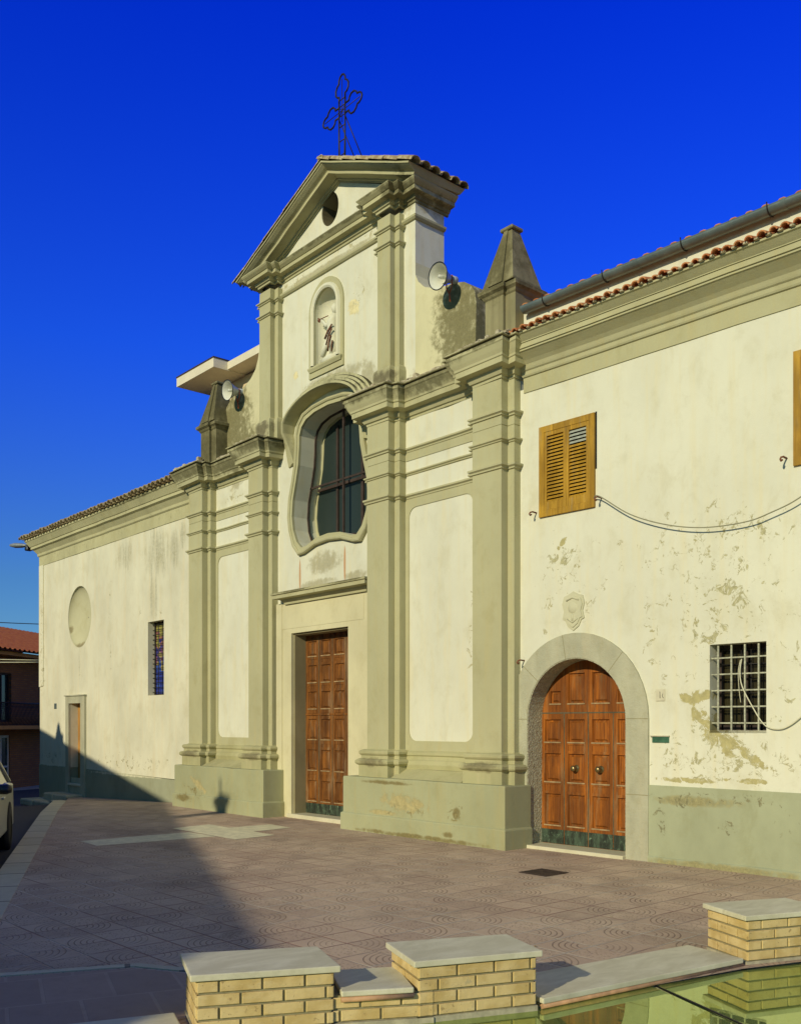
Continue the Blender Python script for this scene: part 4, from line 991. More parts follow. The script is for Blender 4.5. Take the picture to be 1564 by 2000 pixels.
b = MB(); b.plate([(-27.095, 2.75), (-26.78, 2.78), (-26.78, 6.16), (-27.095, 6.16)], [], -.022, -.001); lw(b, 'corner_strip', M['leftwall'])
# oval niche: curved shell
b = MB(); vs = []; K = 7; nn = 36
for j in range(K + 1):
    q = j / K; s_ = math.cos(q * math.pi / 2) if j < K else 0.02
    for i in range(nn): a = 2 * math.pi * i / nn; vs.append((-24.30 + .755 * s_ * math.cos(a), .005 + .24 * math.sin(q * math.pi / 2), 4.5 + .805 * s_ * math.sin(a)))
b.add(vs, [(j * nn + i, j * nn + (i + 1) % nn, (j + 1) * nn + (i + 1) % nn, (j + 1) * nn + i) for j in range(K) for i in range(nn)], None, True)
lw(b, 'oval_niche', stucco('niche_stucco', (.52, .50, .31), .08, grime=[(-24.35, 3.75, .35, .14), (-25.0, 4.1, .08, .3)], grime_col=(.2, .17, .09)))
b = MB(); b.plate(rect(-20.39, -19.6, 2.355, 4.045), [rect(-20.35, -19.645, 2.39, 4.01)], .17, .2); WL = lw(b, 'window', M['darkrust'])
b = MB(); b.plate(rect(-20.36, -19.63, 2.38, 4.02), [], .19, .2); lw(b, 'pane', M['stained'], parent=WL)
b = MB()
for i in range(4): x = -20.28 + i * .195; b.tube([(x, .12, 2.36), (x, .12, 4.04)], .010, 5)
for i in range(15): z = 2.43 + i * .11; b.tube([(-20.39, .125, z), (-19.6, .125, z)], .009, 5)
lw(b, 'grille', M['iron'], parent=WL)
b = MB(); b.plate([(-25.09, -.3), (-24.88, -.3), (-24.88, 2.25), (-24.107, 2.25), (-24.107, -.3), (-23.85, -.3), (-23.85, 2.45), (-25.09, 2.45)], [], -.06, 0)
b.box((-25.12, -.09, 2.44), (-23.82, 0, 2.47)); b.plate([(-24.88, .1), (-24.107, .1), (-24.107, .3), (-24.88, .3)], [], .0, .01); lw(b, 'door_surround', M['greystone'])
b = MB(); b.box((-24.88, .2, .15), (-24.107, .24, 2.25)); b.box((-24.50, .19, .15), (-24.49, .20, 2.25)); LDO = lw(b, 'door', M['sidedoor'])
b = MB(); b.box((-24.36, .185, 1.15), (-24.32, .2, 1.24)); lw(b, 'lock', M['iron'], parent=LDO)
b = MB(); b.cbox((-24.9, -.09, .09), (-24.09, .2, .15), .01); lw(b, 'door_sill', M['marble'])
b = MB(); b.box((-24.86, -.04, -.25), (-24.12, .1, .09)); lw(b, 'riser', M['greystone'])
b = MB(); b.cbox((-25.35, -.55, -.38), (-24.72, .0, -.10), .03); b.cbox((-24.71, -.52, -.38), (-23.95, .0, -.11), .03); lw(b, 'step', M['greystone'])
b = MB(); b.cbox((-25.95, -.95, -.45), (-25.15, .0, -.27), .03); b.cbox((-25.14, -.9, -.45), (-24.5, -.1, -.28), .03); b.cbox((-24.49, -.92, -.45), (-23.7, -.05, -.27), .03); lw(b, 'step', M['greystone'])
b = MB(); b.cbox((-26.0, -.012, 2.12), (-25.84, 0, 2.27), .004); lw(b, 'meter_hatch', M['zinc'])
b = MB(); pth = [(-27.08, 9), (-27.08, 0), (-18.1, 0)]
b.sweep(pth, [(-.01, 6.15), (.014, 6.152), (.016, 6.41), (.03, 6.42), (.05, 6.44), (.055, 6.50), (.07, 6.52), (.13, 6.60), (.19, 6.63), (.19, 6.69), (.21, 6.70), (.25, 6.76), (.30, 6.83), (.32, 6.84), (.32, 6.885), (-.01, 6.96)], jit=.003, sub=.5); lw(b, 'cornice', M['olive_cornice'])
b = MB(); b.add([(-27.5, -.36, 6.90), (-18.1, -.36, 6.90), (-18.1, 5, 8.3), (-27.5, 5, 8.3)], [(0, 1, 2, 3)])
x = -27.42
while x < -18.15:
    coppo(b, (x, -.44 + random.uniform(-.02, .02), 6.90 + random.uniform(-.004, .01)), (x, .12, 7.08), random.uniform(.085, .10), 6)
    b.box((x + .07, -.40, 6.885), (x + .135, -.28, 6.91))
    coppo(b, (x, .05, 7.05), (x, .6, 7.20), .085, 5); x += .205
lw(b, 'roof', M['oldtile'])

# ------------------------------------------------------------------ street lamp on the corner of the side wing
t = thing('street_lamp', 'grey street lamp head on a short arm at the corner of the side wing', 'street lamp', (-27.1, -.05, 6.62))
b = MB(); b.tube([(0, .05, -.1), (-.2, -.02, .02), (-.45, -.1, .12), (-.62, -.15, .2)], .025, 8); b.build('arm', M['lampgrey'], t)
b = MB(); d = Vector((-.9, -.25, .18)).normalized(); lathe(b, Vector((-.5, -.11, .15)), d, [(0, .0), (.0, .05), (.12, .075), (.3, .12), (.55, .13), (.75, .08), (.82, .0)], 16)
b.v = [(x, y, z * .55 + .1) for x, y, z in b.v]; b.build('head', M['lampgrey'], t)
b = MB(); b.cbox((-.5, -.2, .02), (-.3, -.02, .13), .02); b.build('junction_box', M['black'], t)

# ------------------------------------------------------------------ right wing (convent)
TH = R(2.4)
CV = thing('convent', 'cream convent wing right of the church with peeling plaster, arched doorway and shutters', 'building', (-8.9, 0, 0), TH)
def cv(mb, name, m, **k): return mb.build(name, m, k.pop('parent', CV), **k)
AC = .845; AR = .797
arch_in = [(AC - AR, 0), (AC - AR, 1.77)] + arc(AC, 1.77, AR, .81, 180, 0, 24)[1:-1] + [(AC + AR, 1.77), (AC + AR, 0)]
OR_ = 1.118
WG = rect(2.775, 3.465, 1.63, 2.635)
SH = [rect(.261, 1.167, 4.52, 5.748), rect(3.785, 4.69, 4.535, 5.79)]
b = MB()
ow = [(-.1, .93), (AC - AR, .93)] + arch_in[1:-1] + [(AC + AR, .93), (9.5, .93), (9.5, 6.35), (-.1, 6.35)]
b.plate(ow, [WG] + [rect(r_[0][0] + .03, r_[1][0] - .03, r_[0][1] + .03, r_[2][1] - .03) for r_ in SH], 0, .45)
cv(b, 'wall', M['wingwall'])
b = MB(); b.plate([(AC + OR_, -.3), (9.5, -.3), (9.5, .93), (AC + OR_, .95)], [], -.018, .3)
b.sweep([(AC + OR_, -.018), (9.5, -.018)], [(-.001, -.3), (.02, -.3), (.018, .07), (-.001, .085)], jit=.004, sub=.3); cv(b, 'dado', M['wingdado'])
# arched stone door surround
out_arch = [(AC - OR_, -.05), (AC - AR, -.05)] + arch_in[1:-1] + [(AC + AR, -.05), (AC + OR_, -.05)] + [(AC + OR_, 1.77)] + arc(AC, 1.77, OR_, 1.14, 0, 180, 24)[1:-1] + [(AC - OR_, 1.77)]
b = MB(); b.plate(out_arch, [], -.028, .012)
for (x0_, z0_, x1_, z1_) in ((AC + AR, 1.77, AC + OR_, 1.77), (AC + AR, .82, AC + OR_, .82), (AC - OR_, 1.77, AC - AR, 1.77), (AC - OR_, 1.05, AC - AR, 1.05)):
    b.box((x0_ + .002, -.0292, z0_ - .004), (x1_ - .002, -.02, z0_ + .004), 1)
for a in (48, 100, 140):
    ca, sa = math.cos(R(a)), math.sin(R(a)); p, q = (AC + AR * ca, 1.77 + .81 * sa), (AC + OR_ * ca, 1.77 + 1.14 * sa)
    b.add([(p[0] - sa * .004, -.0292, p[1] + ca * .004), (p[0] + sa * .004, -.0292, p[1] - ca * .004), (q[0] + sa * .004, -.0292, q[1] - ca * .004), (q[0] - sa * .004, -.0292, q[1] + ca * .004)], [(0, 1, 2, 3)], 1)
AS = cv(b, 'arch_surround', [M['greystone'], M['mortar']])
b = MB(); m_ = arch_in; inn = [(AC + (x - AC) * (1 - .012 / AR), 1.77 + (z - 1.77) * (1 - .012 / .81) if z > 1.77 else z) for x, z in arch_in]
vs = [(x, -.02, z) for x, z in inn] + [(x, .31, z) for x, z in inn]; n = len(inn)
vs += [(x, -.02, z) for x, z in m_] + [(x, .31, z) for x, z in m_]
b.add(vs, [(i, i + 1, n + i + 1, n + i) for i in range(n - 1)] + [(i, i + 1, 2 * n + i + 1, 2 * n + i) for i in range(n - 1)])
cv(b, 'arch_reveal', M['rough'], parent=AS)
b = MB(); b.cbox((AC - AR - .01, -.10, -.05), (AC + AR - .0, .35, .045), .006); cv(b, 'threshold', M['marble'])
# arched door
yd = .29; x0 = AC - AR; cw = 2 * AR / 4; holes = []
rowsA = [(.30, .74), (.90, 1.30), (1.45, 1.79 - .02)]
zt_ = 1.86
for c in range(4):
    for (za_, zb_) in rowsA: holes.append(rect(x0 + c * cw + .065, x0 + (c + 1) * cw - .065, za_, zb_))
    for (za_, zb_) in ((.775, .865), (1.335, 1.415)): holes.append(rect(x0 + c * cw + .065, x0 + (c + 1) * cw - .065, za_, zb_))
b = MB(); b.plate(rect(x0 - .01, x0 + 4 * cw + .01, .045, 1.85), holes, yd, yd + .035)
for h_ in holes:
    if h_[2][1] - h_[0][1] > .15: panel(b, h_[0][0], h_[1][0], h_[0][1], h_[2][1], yd, .026)
    else: b.box((h_[0][0] - .002, yd + .008, h_[0][1] - .002), (h_[1][0] + .002, yd + .02, h_[2][1] + .002))
# transom part under the arch
hol = [rect(x0 + cw + .065, x0 + 2 * cw - .065, 1.98, 2.40), rect(x0 + 2 * cw + .065, x0 + 3 * cw - .065, 1.98, 2.40), rect(x0 + .16, x0 + cw - .065, 1.98, 2.16), rect(x0 + 3 * cw + .065, x0 + 4 * cw - .16, 1.98, 2.16)]
b.plate([(x0 - .01, 1.862), (x0 + 4 * cw + .01, 1.862)] + arc(AC, 1.77, AR + .01, .82, 7, 173, 20), hol, yd, yd + .035)
for h_ in hol: panel(b, h_[0][0], h_[1][0], h_[0][1], h_[2][1], yd, .026)
b.box((x0, yd - .003, 1.848), (x0 + 4 * cw, yd + .03, 1.864), 2)
for c in (1, 2, 3): b.box((x0 + c * cw - .006, yd - .003, .25), (x0 + c * cw + .006, yd + .001, 1.85), 2)
AD = cv(b, 'door', [M['archdoor'], M['palewood'], M['gap']])
b = MB()
for c in range(4): b.box((x0 + c * cw + .006, yd - .006, .05), (x0 + (c + 1) * cw - .006, yd + .004, .245))
for i in range(44):
    px_, pz_ = x0 + .05 + (i % 15) * .105 + random.uniform(-.02, .02), .075 + (i // 15) * .062 + random.uniform(-.008, .008)
    lathe(b, (px_, yd - .006, pz_), (0, -1, 0), [(0, .008), (.004, .006), (.006, 0)], 6)
cv(b, 'kick_plate', M['patina'], parent=AD)
for xk in (x0 + 1.5 * cw, x0 + 2.5 * cw):
    b = MB(); lathe(b, (xk, yd + .005, 1.10), (0, -1, 0), [(0, .05), (.01, .046), (.016, .018), (.045, .017), (.058, .038), (.08, .043), (.10, .03), (.106, 0)], 16); cv(b, 'knob', M['brass'], parent=AD)
# crest over the arch
b = MB(); CX, CZ = .82, 3.20
sh = [(0, -.26), (.09, -.20), (.13, -.12), (.175, -.10), (.15, .0), (.18, .10), (.15, .20), (.08, .22), (0, .26), (-.08, .22), (-.15, .2), (-.18, .1), (-.15, 0), (-.175, -.1), (-.13, -.12), (-.09, -.2)]
for s_, y in ((1, (-.016, 0)), (.84, (-.028, -.016))): b.plate([(CX + x * s_, CZ + z * s_ * 1.0) for x, z in sh], [], y[0], y[1])
CRS = cv(b, 'crest', M['crest'])
b = MB(); lathe(b, (CX, -.028, CZ + .04), (0, -1, 0), [(0, .075), (.012, .06), (.02, 0)], 12); b.tube([(CX - .1, -.028, CZ + .14), (CX, -.032, CZ + .18), (CX + .1, -.028, CZ + .14)], .012, 6); b.tube([(CX - .08, -.028, CZ - .1), (CX, -.032, CZ - .15), (CX + .08, -.028, CZ - .1)], .012, 6); b.tube([(CX, -.028, CZ - .04), (CX, -.028, CZ - .14)], .014, 6)
cv(b, 'crest_relief', M['crest'], parent=CRS)
# louvred shutters
for k_i, r_ in enumerate(SH):
    xa, xb, z0_, z1_ = r_[0][0], r_[1][0], r_[0][1], r_[2][1]
    b = MB(); xm = (xa + xb) / 2
    fr = .085
    b.plate(rect(xa, xb, z0_, z1_), [rect(xa + fr, xb - fr, z0_ + fr, z1_ - fr)], -.035, .0)
    SW = cv(b, 'window', M['shutter'], bevel=.003)
    for (p_, q_) in ((xa + fr, xm - .001), (xm + .001, xb - fr)):
        b = MB(); b.plate(rect(p_ + .002, q_, z0_ + fr + .002, z1_ - fr - .002), [rect(p_ + .045, q_ - .045, z0_ + fr + .10, z1_ - fr - .055)], -.028, .005)
        za_, zb_ = z0_ + fr + .10, z1_ - fr - .055; ns = 19
        for i in range(ns):
            z = za_ + (zb_ - za_) * (i + .5) / ns; h = (zb_ - za_) / ns
            mi = 1 if (i >= ns - 4 and p_ > xm - .01) else 0
            b.add([(p_ + .045, -.026, z - h * .48), (q_ - .045, -.026, z - h * .48), (q_ - .045, .0, z + h * .18), (p_ + .045, .0, z + h * .18), (p_ + .045, -.026, z - h * .36), (q_ - .045, -.026, z - h * .36), (q_ - .045, .0, z + h * .30), (p_ + .045, .0, z + h * .30)],
                  [(0, 1, 2, 3), (4, 5, 6, 7), (0, 1, 5, 4)], mi)
        cv(b, 'shutter', [M['shutter'], M['greywood']], parent=SW)
    b = MB(); b.box((xa + .03, .06, z0_ + .03), (xb - .03, .09, z1_ - .03)); cv(b, 'dark_pane', M['dark'], parent=SW)
    if k_i == 0:
        b = MB(); b.box((xb + .001, -.01, z0_ + .5), (xb + .02, 0, z1_ + .01)); cv(b, 'gap', M['dark'], parent=SW)
# barred window
b = MB(); b.plate(rect(2.76, 3.48, 1.62, 2.65), [rect(2.83, 3.10, 1.69, 2.58), rect(3.14, 3.41, 1.69, 2.58)], .20, .24); GW = cv(b, 'barred_window', M['darkrust'])
b = MB(); b.box((2.77, .25, 1.63), (3.47, .26, 2.64)); cv(b, 'pane', glass_dark('brown_glass', (.035, .03, .012), .2), parent=GW)
b = MB()
for i in range(6): x = 2.84 + i * .12; b.tube([(x, .17, 1.63), (x, .17, 2.635)], .007, 5)
for i in range(6): z = 1.72 + i * .17; b.tube([(2.775, .17, z), (3.465, .17, z)], .007, 5)
cv(b, 'inner_bars', M['iron'], parent=GW)
b = MB()
for i in range(4): x = 2.86 + i * .165; b.box((x - .009, .035, 1.63), (x + .009, .053, 2.635))
for i in range(5): z = 1.715 + i * .19; b.box((2.775, .045, z - .008), (3.465, .062, z + .008))
cv(b, 'grille', M['whitebar'], parent=GW)
b = MB(); b.plate(rect(2.775, 3.465, 1.60, 1.63), [], .0, .22); cv(b, 'sill', M['wingwall'], parent=GW)
# iron shutter hooks
for (s_, z) in ((.195, 4.60), (1.262, 4.622), (3.70, 4.64), (-.02, 2.585)):
    b = MB(); b.tube([(s_, .01, z), (s_, -.09, z + .004), (s_ - .005, -.13, z - .01), (s_ - .005, -.15, z - .035), (s_ - .005, -.13, z - .05), (s_, -.11, z - .035)], .011, 6); cv(b, 'hook', M['rustiron'])
# cornice
b = MB()
WCOR = [(-.01, 6.29), (.014, 6.292), (.018, 6.49), (.04, 6.50), (.05, 6.52), (.055, 6.565), (.075, 6.58), (.085, 6.60), (.10, 6.64), (.14, 6.68), (.20, 6.725), (.255, 6.765), (.265, 6.765), (.265, 6.79), (.285, 6.792), (.285, 6.855), (.30, 6.858), (.30, 6.868), (.325, 6.89), (.375, 6.935), (.40, 6.945), (.40, 6.968), (-.01, 6.99)]
b.sweep([(-.02, 0), (9.5, 0)], WCOR, jit=.002, sub=.6); cv(b, 'cornice', M['olive'])
b = MB(); b.box((-.0, -.085, 6.99), (9.5, .4, 7.41)); cv(b, 'attic_wall', M['wingwall'])
b = MB(); b.add([(-.02, -.41, 6.97), (9.5, -.41, 6.97), (9.5, .04, 7.10), (-.02, .04, 7.10)], [(0, 1, 2, 3)])
x = .06
while x < 9.5:
    coppo(b, (x + random.uniform(-.012, .012), -.455 + random.uniform(-.025, .025), 6.972 + random.uniform(-.004, .012)), (x + random.uniform(-.012, .012), .0, 7.10), random.uniform(.046, .056), 6, taper=.95)
    b.box((x + .045, -.44, 6.965), (x + .095, -.30, 6.985), 1); x += .132
cv(b, 'eave_tiles', [M['tile'], M['rubble']])
b = MB(); b.add([(-.0, -.12, 7.41), (9.5, -.12, 7.41), (9.5, 6, 9.2), (-.0, 6, 9.2)], [(0, 1, 2, 3)])
x = .10
while x < 9.5: coppo(b, (x, -.13, 7.41), (x, .5, 7.60), .075, 5); x += .19
cv(b, 'roof', M['tile'])
b = MB(); gy, gzz, gr = -.18, 7.385, .085
pr = [(gy + gr * math.cos(R(a)), gzz + gr * math.sin(R(a))) for a in range(180, 361, 20)]; pr2 = [(gy + (gr - .006) * math.cos(R(a)), gzz + (gr - .006) * math.sin(R(a))) for a in range(360, 179, -20)]
pp = pr + pr2; n = len(pp); b.add([(.12, y, z - .0) for y, z in pp] + [(9.5, y, z + .0) for y, z in pp], [(i, (i + 1) % n, n + (i + 1) % n, n + i) for i in range(n)], None, True)
for xx in (.125,): b.add([(xx, y, z) for y, z in pr], [tuple(range(len(pr)))])
for xx in (1.9, 3.75, 5.6, 7.5):
    q = [(gy + (gr + .004) * math.cos(R(a)), gzz + (gr + .004) * math.sin(R(a))) for a in range(180, 361, 20)]
    m = len(q); b.add([(xx, y, z) for y, z in q] + [(xx + .05, y, z) for y, z in q], [(i, i + 1, m + i + 1, m + i) for i in range(m - 1)], 0, True)
GU = cv(b, 'gutter', M['zinc'])
for xx in (.5, 1.45, 2.55, 3.6, 4.6, 5.6, 6.6, 7.6, 8.6):
    b = MB(); b.tube([(xx, .04, 7.36)] + [(xx, gy + (gr + .008) * math.cos(R(a)), gzz + (gr + .008) * math.sin(R(a))) for a in range(330, 179, -25)] + [(xx, gy - gr - .01, gzz + .03)], .008, 5); cv(b, 'gutter_bracket', M['iron'], parent=GU)
b = MB(); b.tube([(-.22, -.30, 7.09), (.10, -.05, 7.12)], .035, 8, cap=False); cv(b, 'spout', M['zinc'])

# letterbox and house number
LB = thing('letterbox', 'small green letterbox slot with a pale stone lip beside the arched doorway', 'letterbox', (-8.9, 0, 0), TH)
b = MB(); b.plate(rect(2.01, 2.24, 1.475, 1.545), [rect(2.04, 2.21, 1.49, 1.525)], -.012, .0); b.build('frame', M['green'], LB)
b = MB(); b.box((2.04, -.004, 1.49), (2.21, -.001, 1.525)); b.box((2.045, -.009, 1.512), (2.205, -.004, 1.523)); b.build('flap', M['green'], LB)
b = MB(); b.cbox((1.99, -.035, 1.55), (2.25, 0, 1.565), .003); b.build('stone_lip', M['tilew'], LB)
HN = thing('house_number', 'faded square house number tile on the wall to the right of the arched doorway', 'house number', (-8.9, 0, 0), TH)
b = MB(); b.cbox((2.06, -.012, 1.985), (2.185, 0, 2.13), .003); b.build('tile', M['tilew'], HN)
b = MB(); b.tube([(2.112, -.0125, 2.095), (2.118, -.0125, 2.10), (2.12, -.0125, 2.02)], .005, 5); b.tube([(2.16, -.0125, 2.075), (2.15, -.0125, 2.055), (2.155, -.0125, 2.035), (2.168, -.0125, 2.022)], .004, 5); b.build('numeral', M['ink'], HN)
# cables on the wing
def cable(name, pts, r, m, lab, cat='cable', par_mat=None):
    t_ = MB(); q = []
    P_ = [Vector(p) for p in pts]
    for i in range(len(P_) - 1):
        p0, p1, p2, p3 = P_[max(i - 1, 0)], P_[i], P_[i + 1], P_[min(i + 2, len(P_) - 1)]
        for k in range(8):
            u = k / 8; q.append(.5 * ((2 * p1) + (p2 - p0) * u + (2 * p0 - 5 * p1 + 4 * p2 - p3) * u * u + (3 * p1 - p0 - 3 * p2 + p3) * u ** 3))
    q.append(P_[-1])
    c_, s_ = math.cos(TH), math.sin(TH)
    if par_mat: q = [Vector((p.x * c_ - p.y * s_ - 8.9, p.x * s_ + p.y * c_, p.z)) for p in q]
    t_.tube(q, r, 6); return tag(t_.build(name, m), lab, cat)
cable('sagging_cable', [(1.18, -.06, 4.63), (1.30, -.1, 4.62), (1.75, -.1, 4.32), (2.253, -.1, 4.115), (2.75, -.1, 4.005), (3.25, -.1, 3.99), (3.55, -.1, 4.045), (3.93, -.1, 4.18), (4.5, -.1, 4.55)], .0075, M['cable'], 'olive cable sagging across the convent wall from the hook beside the shutters', par_mat=1)
cable('window_cable', [(3.16, .02, 2.45), (3.16, -.02, 2.3), (3.19, -.03, 2.14), (3.30, -.035, 1.93), (3.45, -.03, 1.70), (3.60, -.03, 1.645), (3.75, -.03, 1.69), (3.95, -.03, 1.85), (4.2, -.03, 2.1)], .0075, M['palecable'], 'pale cable hanging in a loop out of the barred window', par_mat=1)
cable('hanging_cord', [(3.14, .03, 2.44), (3.13, .0, 2.3), (3.14, .0, 2.1), (3.15, .02, 1.95)], .004, M['palecable'], 'thin pale cord hanging on the bars of the barred window', par_mat=1)

# ------------------------------------------------------------------ flat roofed building behind
MBD = thing('apartment_block', 'tall pale block with a stepped flat concrete roof slab behind the church', 'building', (-40, 14, 0))
def mbk(mb, name, m, **k): par = k.pop('parent', MBD); mb.v = [(x + 40, y - 14, z) for x, y, z in mb.v]; return mb.build(name, m, par, **k)
s18 = 18 / 32
xA, xB = -60.831 * s18, -55.75 * s18; zS = 1.7 + (25.9 - 1.7) * s18
b = MB(); b.box((xA, 8, zS - .34), (xB, 20, zS)); b.box((xB, 8.6, zS - .30), (-27.5, 20, zS - .02)); mbk(b, 'roof_slab', M['modern'])
b = MB(); b.box((xA - .02, 7.98, zS), (xB + .02, 20, zS + .05)); mbk(b, 'flashing', M['darkrust'])
b = MB(); b.box((-33.3, 9.4, -1), (-27.6, 19, zS - .345)); mbk(b, 'wall', M['modernwall'])
for i in range(3):
    for j in range(1):
        b = MB(); xw = xA + 3.2 + j * 2.6; zw = 2 + i * 3.6; b.box((xw, 9.37, zw), (xw + 1.1, 9.4, zw + 1.5)); mbk(b, 'window', M['glass'])

# ------------------------------------------------------------------ brown brick house down the street
HX, HY = -40.7, 4.1
BH = thing('brick_house', 'brown brick house with red tiled roof and black balcony, at the far left', 'house', (HX, HY, -.95), math.atan2(.78, -.63) - R(0))
# local x runs along its street front (away to the right), local -y... front faces +normal
def bh(mb, name, m, **k): return mb.build(name, m, k.pop('parent', BH), **k)
# front plane local y=0, facing local -y after the rotation below
BH.rotation_euler = (0, 0, math.atan2(.777, -.629))
# with this rotation local x = (-.63,.78); the front normal (.78,.63) is local -y
b = MB(); b.plate(rect(-9, 9, -.6, 5.4), [rect(-1.55, -.45, 2.75, 4.75), rect(-1.75, -.55, .15, 2.2), rect(3.2, 4.3, 2.75, 4.75), rect(3.1, 4.3, .15, 2.2)], 0, .3); b.box((-9, .3, -.6), (9, 7, 5.4)); bh(b, 'wall', M['brownbrick'])
b = MB(); b.box((-9.3, -.8, 5.4), (9.3, .0, 5.55)); bh(b, 'soffit', M['ochre'])
b = MB(); b.add([(-9.4, -.95, 5.56), (9.4, -.95, 5.56), (9.4, 3.5, 7.1), (-9.4, 3.5, 7.1), (9.4, 8, 5.56), (-9.4, 8, 5.56)], [(0, 1, 2, 3), (3, 2, 4, 5)])
x = -9.3
while x < 9.4: coppo(b, (x, -1.0, 5.58), (x, 3.45, 7.13), .12, 5, taper=1); x += .34
bh(b, 'roof', M['redtile'])
for (xa, z0_) in ((-1.55, 2.75), (3.2, 2.75)):
    b = MB(); b.plate(rect(xa, xa + 1.1, z0_, z0_ + 2), [rect(xa + .08, xa + .52, z0_ + .08, z0_ + 1.92), rect(xa + .58, xa + 1.02, z0_ + .08, z0_ + 1.92)], .1, .14); wv = bh(b, 'window', M['darkrust'])
    b = MB(); b.box((xa, .15, z0_), (xa + 1.1, .16, z0_ + 2)); bh(b, 'pane', M['glass'], parent=wv)
for xa in (-1.75, 3.1):
    b = MB(); b.plate(rect(xa, xa + 1.2, .15, 2.2), [rect(xa + .1, xa + .52, .95, 2.1), rect(xa + .68, xa + 1.1, .95, 2.1), rect(xa + .1, xa + .52, .45, .88), rect(xa + .68, xa + 1.1, .45, .88)], .05, .09); b.box((xa + .59, .04, .15), (xa + .61, .06, 2.2)); dv = bh(b, 'door', M['whitepaint'])
    b = MB(); b.box((xa, .1, .15), (xa + 1.2, .11, 2.2)); bh(b, 'pane', M['glass'], parent=dv)
b = MB(); b.box((-4.5, -1.0, 2.45), (2.5, 0, 2.6)); BAL = bh(b, 'balcony', M['ochre'])
b = MB()
for i in range(71): x = -4.45 + i * .097; b.tube([(x, -.95, 2.6), (x + .02, -1.04, 2.9), (x, -.95, 3.5)], .012, 4)
b.tube([(-4.5, -.95, 3.5), (2.5, -.95, 3.5)], .03, 6); b.tube([(-4.5, -.95, 3.35), (2.5, -.95, 3.35)], .015, 6); b.tube([(-4.5, -.95, 2.63), (2.5, -.95, 2.63)], .015, 6); bh(b, 'railing', M['iron'], parent=BAL)
b = MB(); b.box((-3.5, -1.0, -.6), (3.5, .0, .0)); bh(b, 'doorstep', M['greystone'])

# wires across the street
def wire(p, q, sag, r, m, lab):
    p, q = Vector(p), Vector(q); pts = [p + (q - p) * i / 10 - Vector((0, 0, sag * 4 * (i / 10) * (1 - i / 10))) for i in range(11)]
    b = MB(); b.tube(pts, r, 5); return tag(b.build('overhead_wire', m), lab, 'wire')
wire((-27.06, .4, 4.54), (-31, -9, 5.05), .12, .012, M['black'], 'thin black wire crossing the sky to the left of the side wing')
wire((-27.06, .4, 3.52), (-31, -9, 3.7), .06, .014, M['palecable'], 'pale wire, upper of two in front of the brick house eave')
wire((-27.06, .4, 3.47), (-31, -9, 3.30), .02, .014, M['palecable'], 'pale wire, lower of two, sloping in front of the brick house eave')

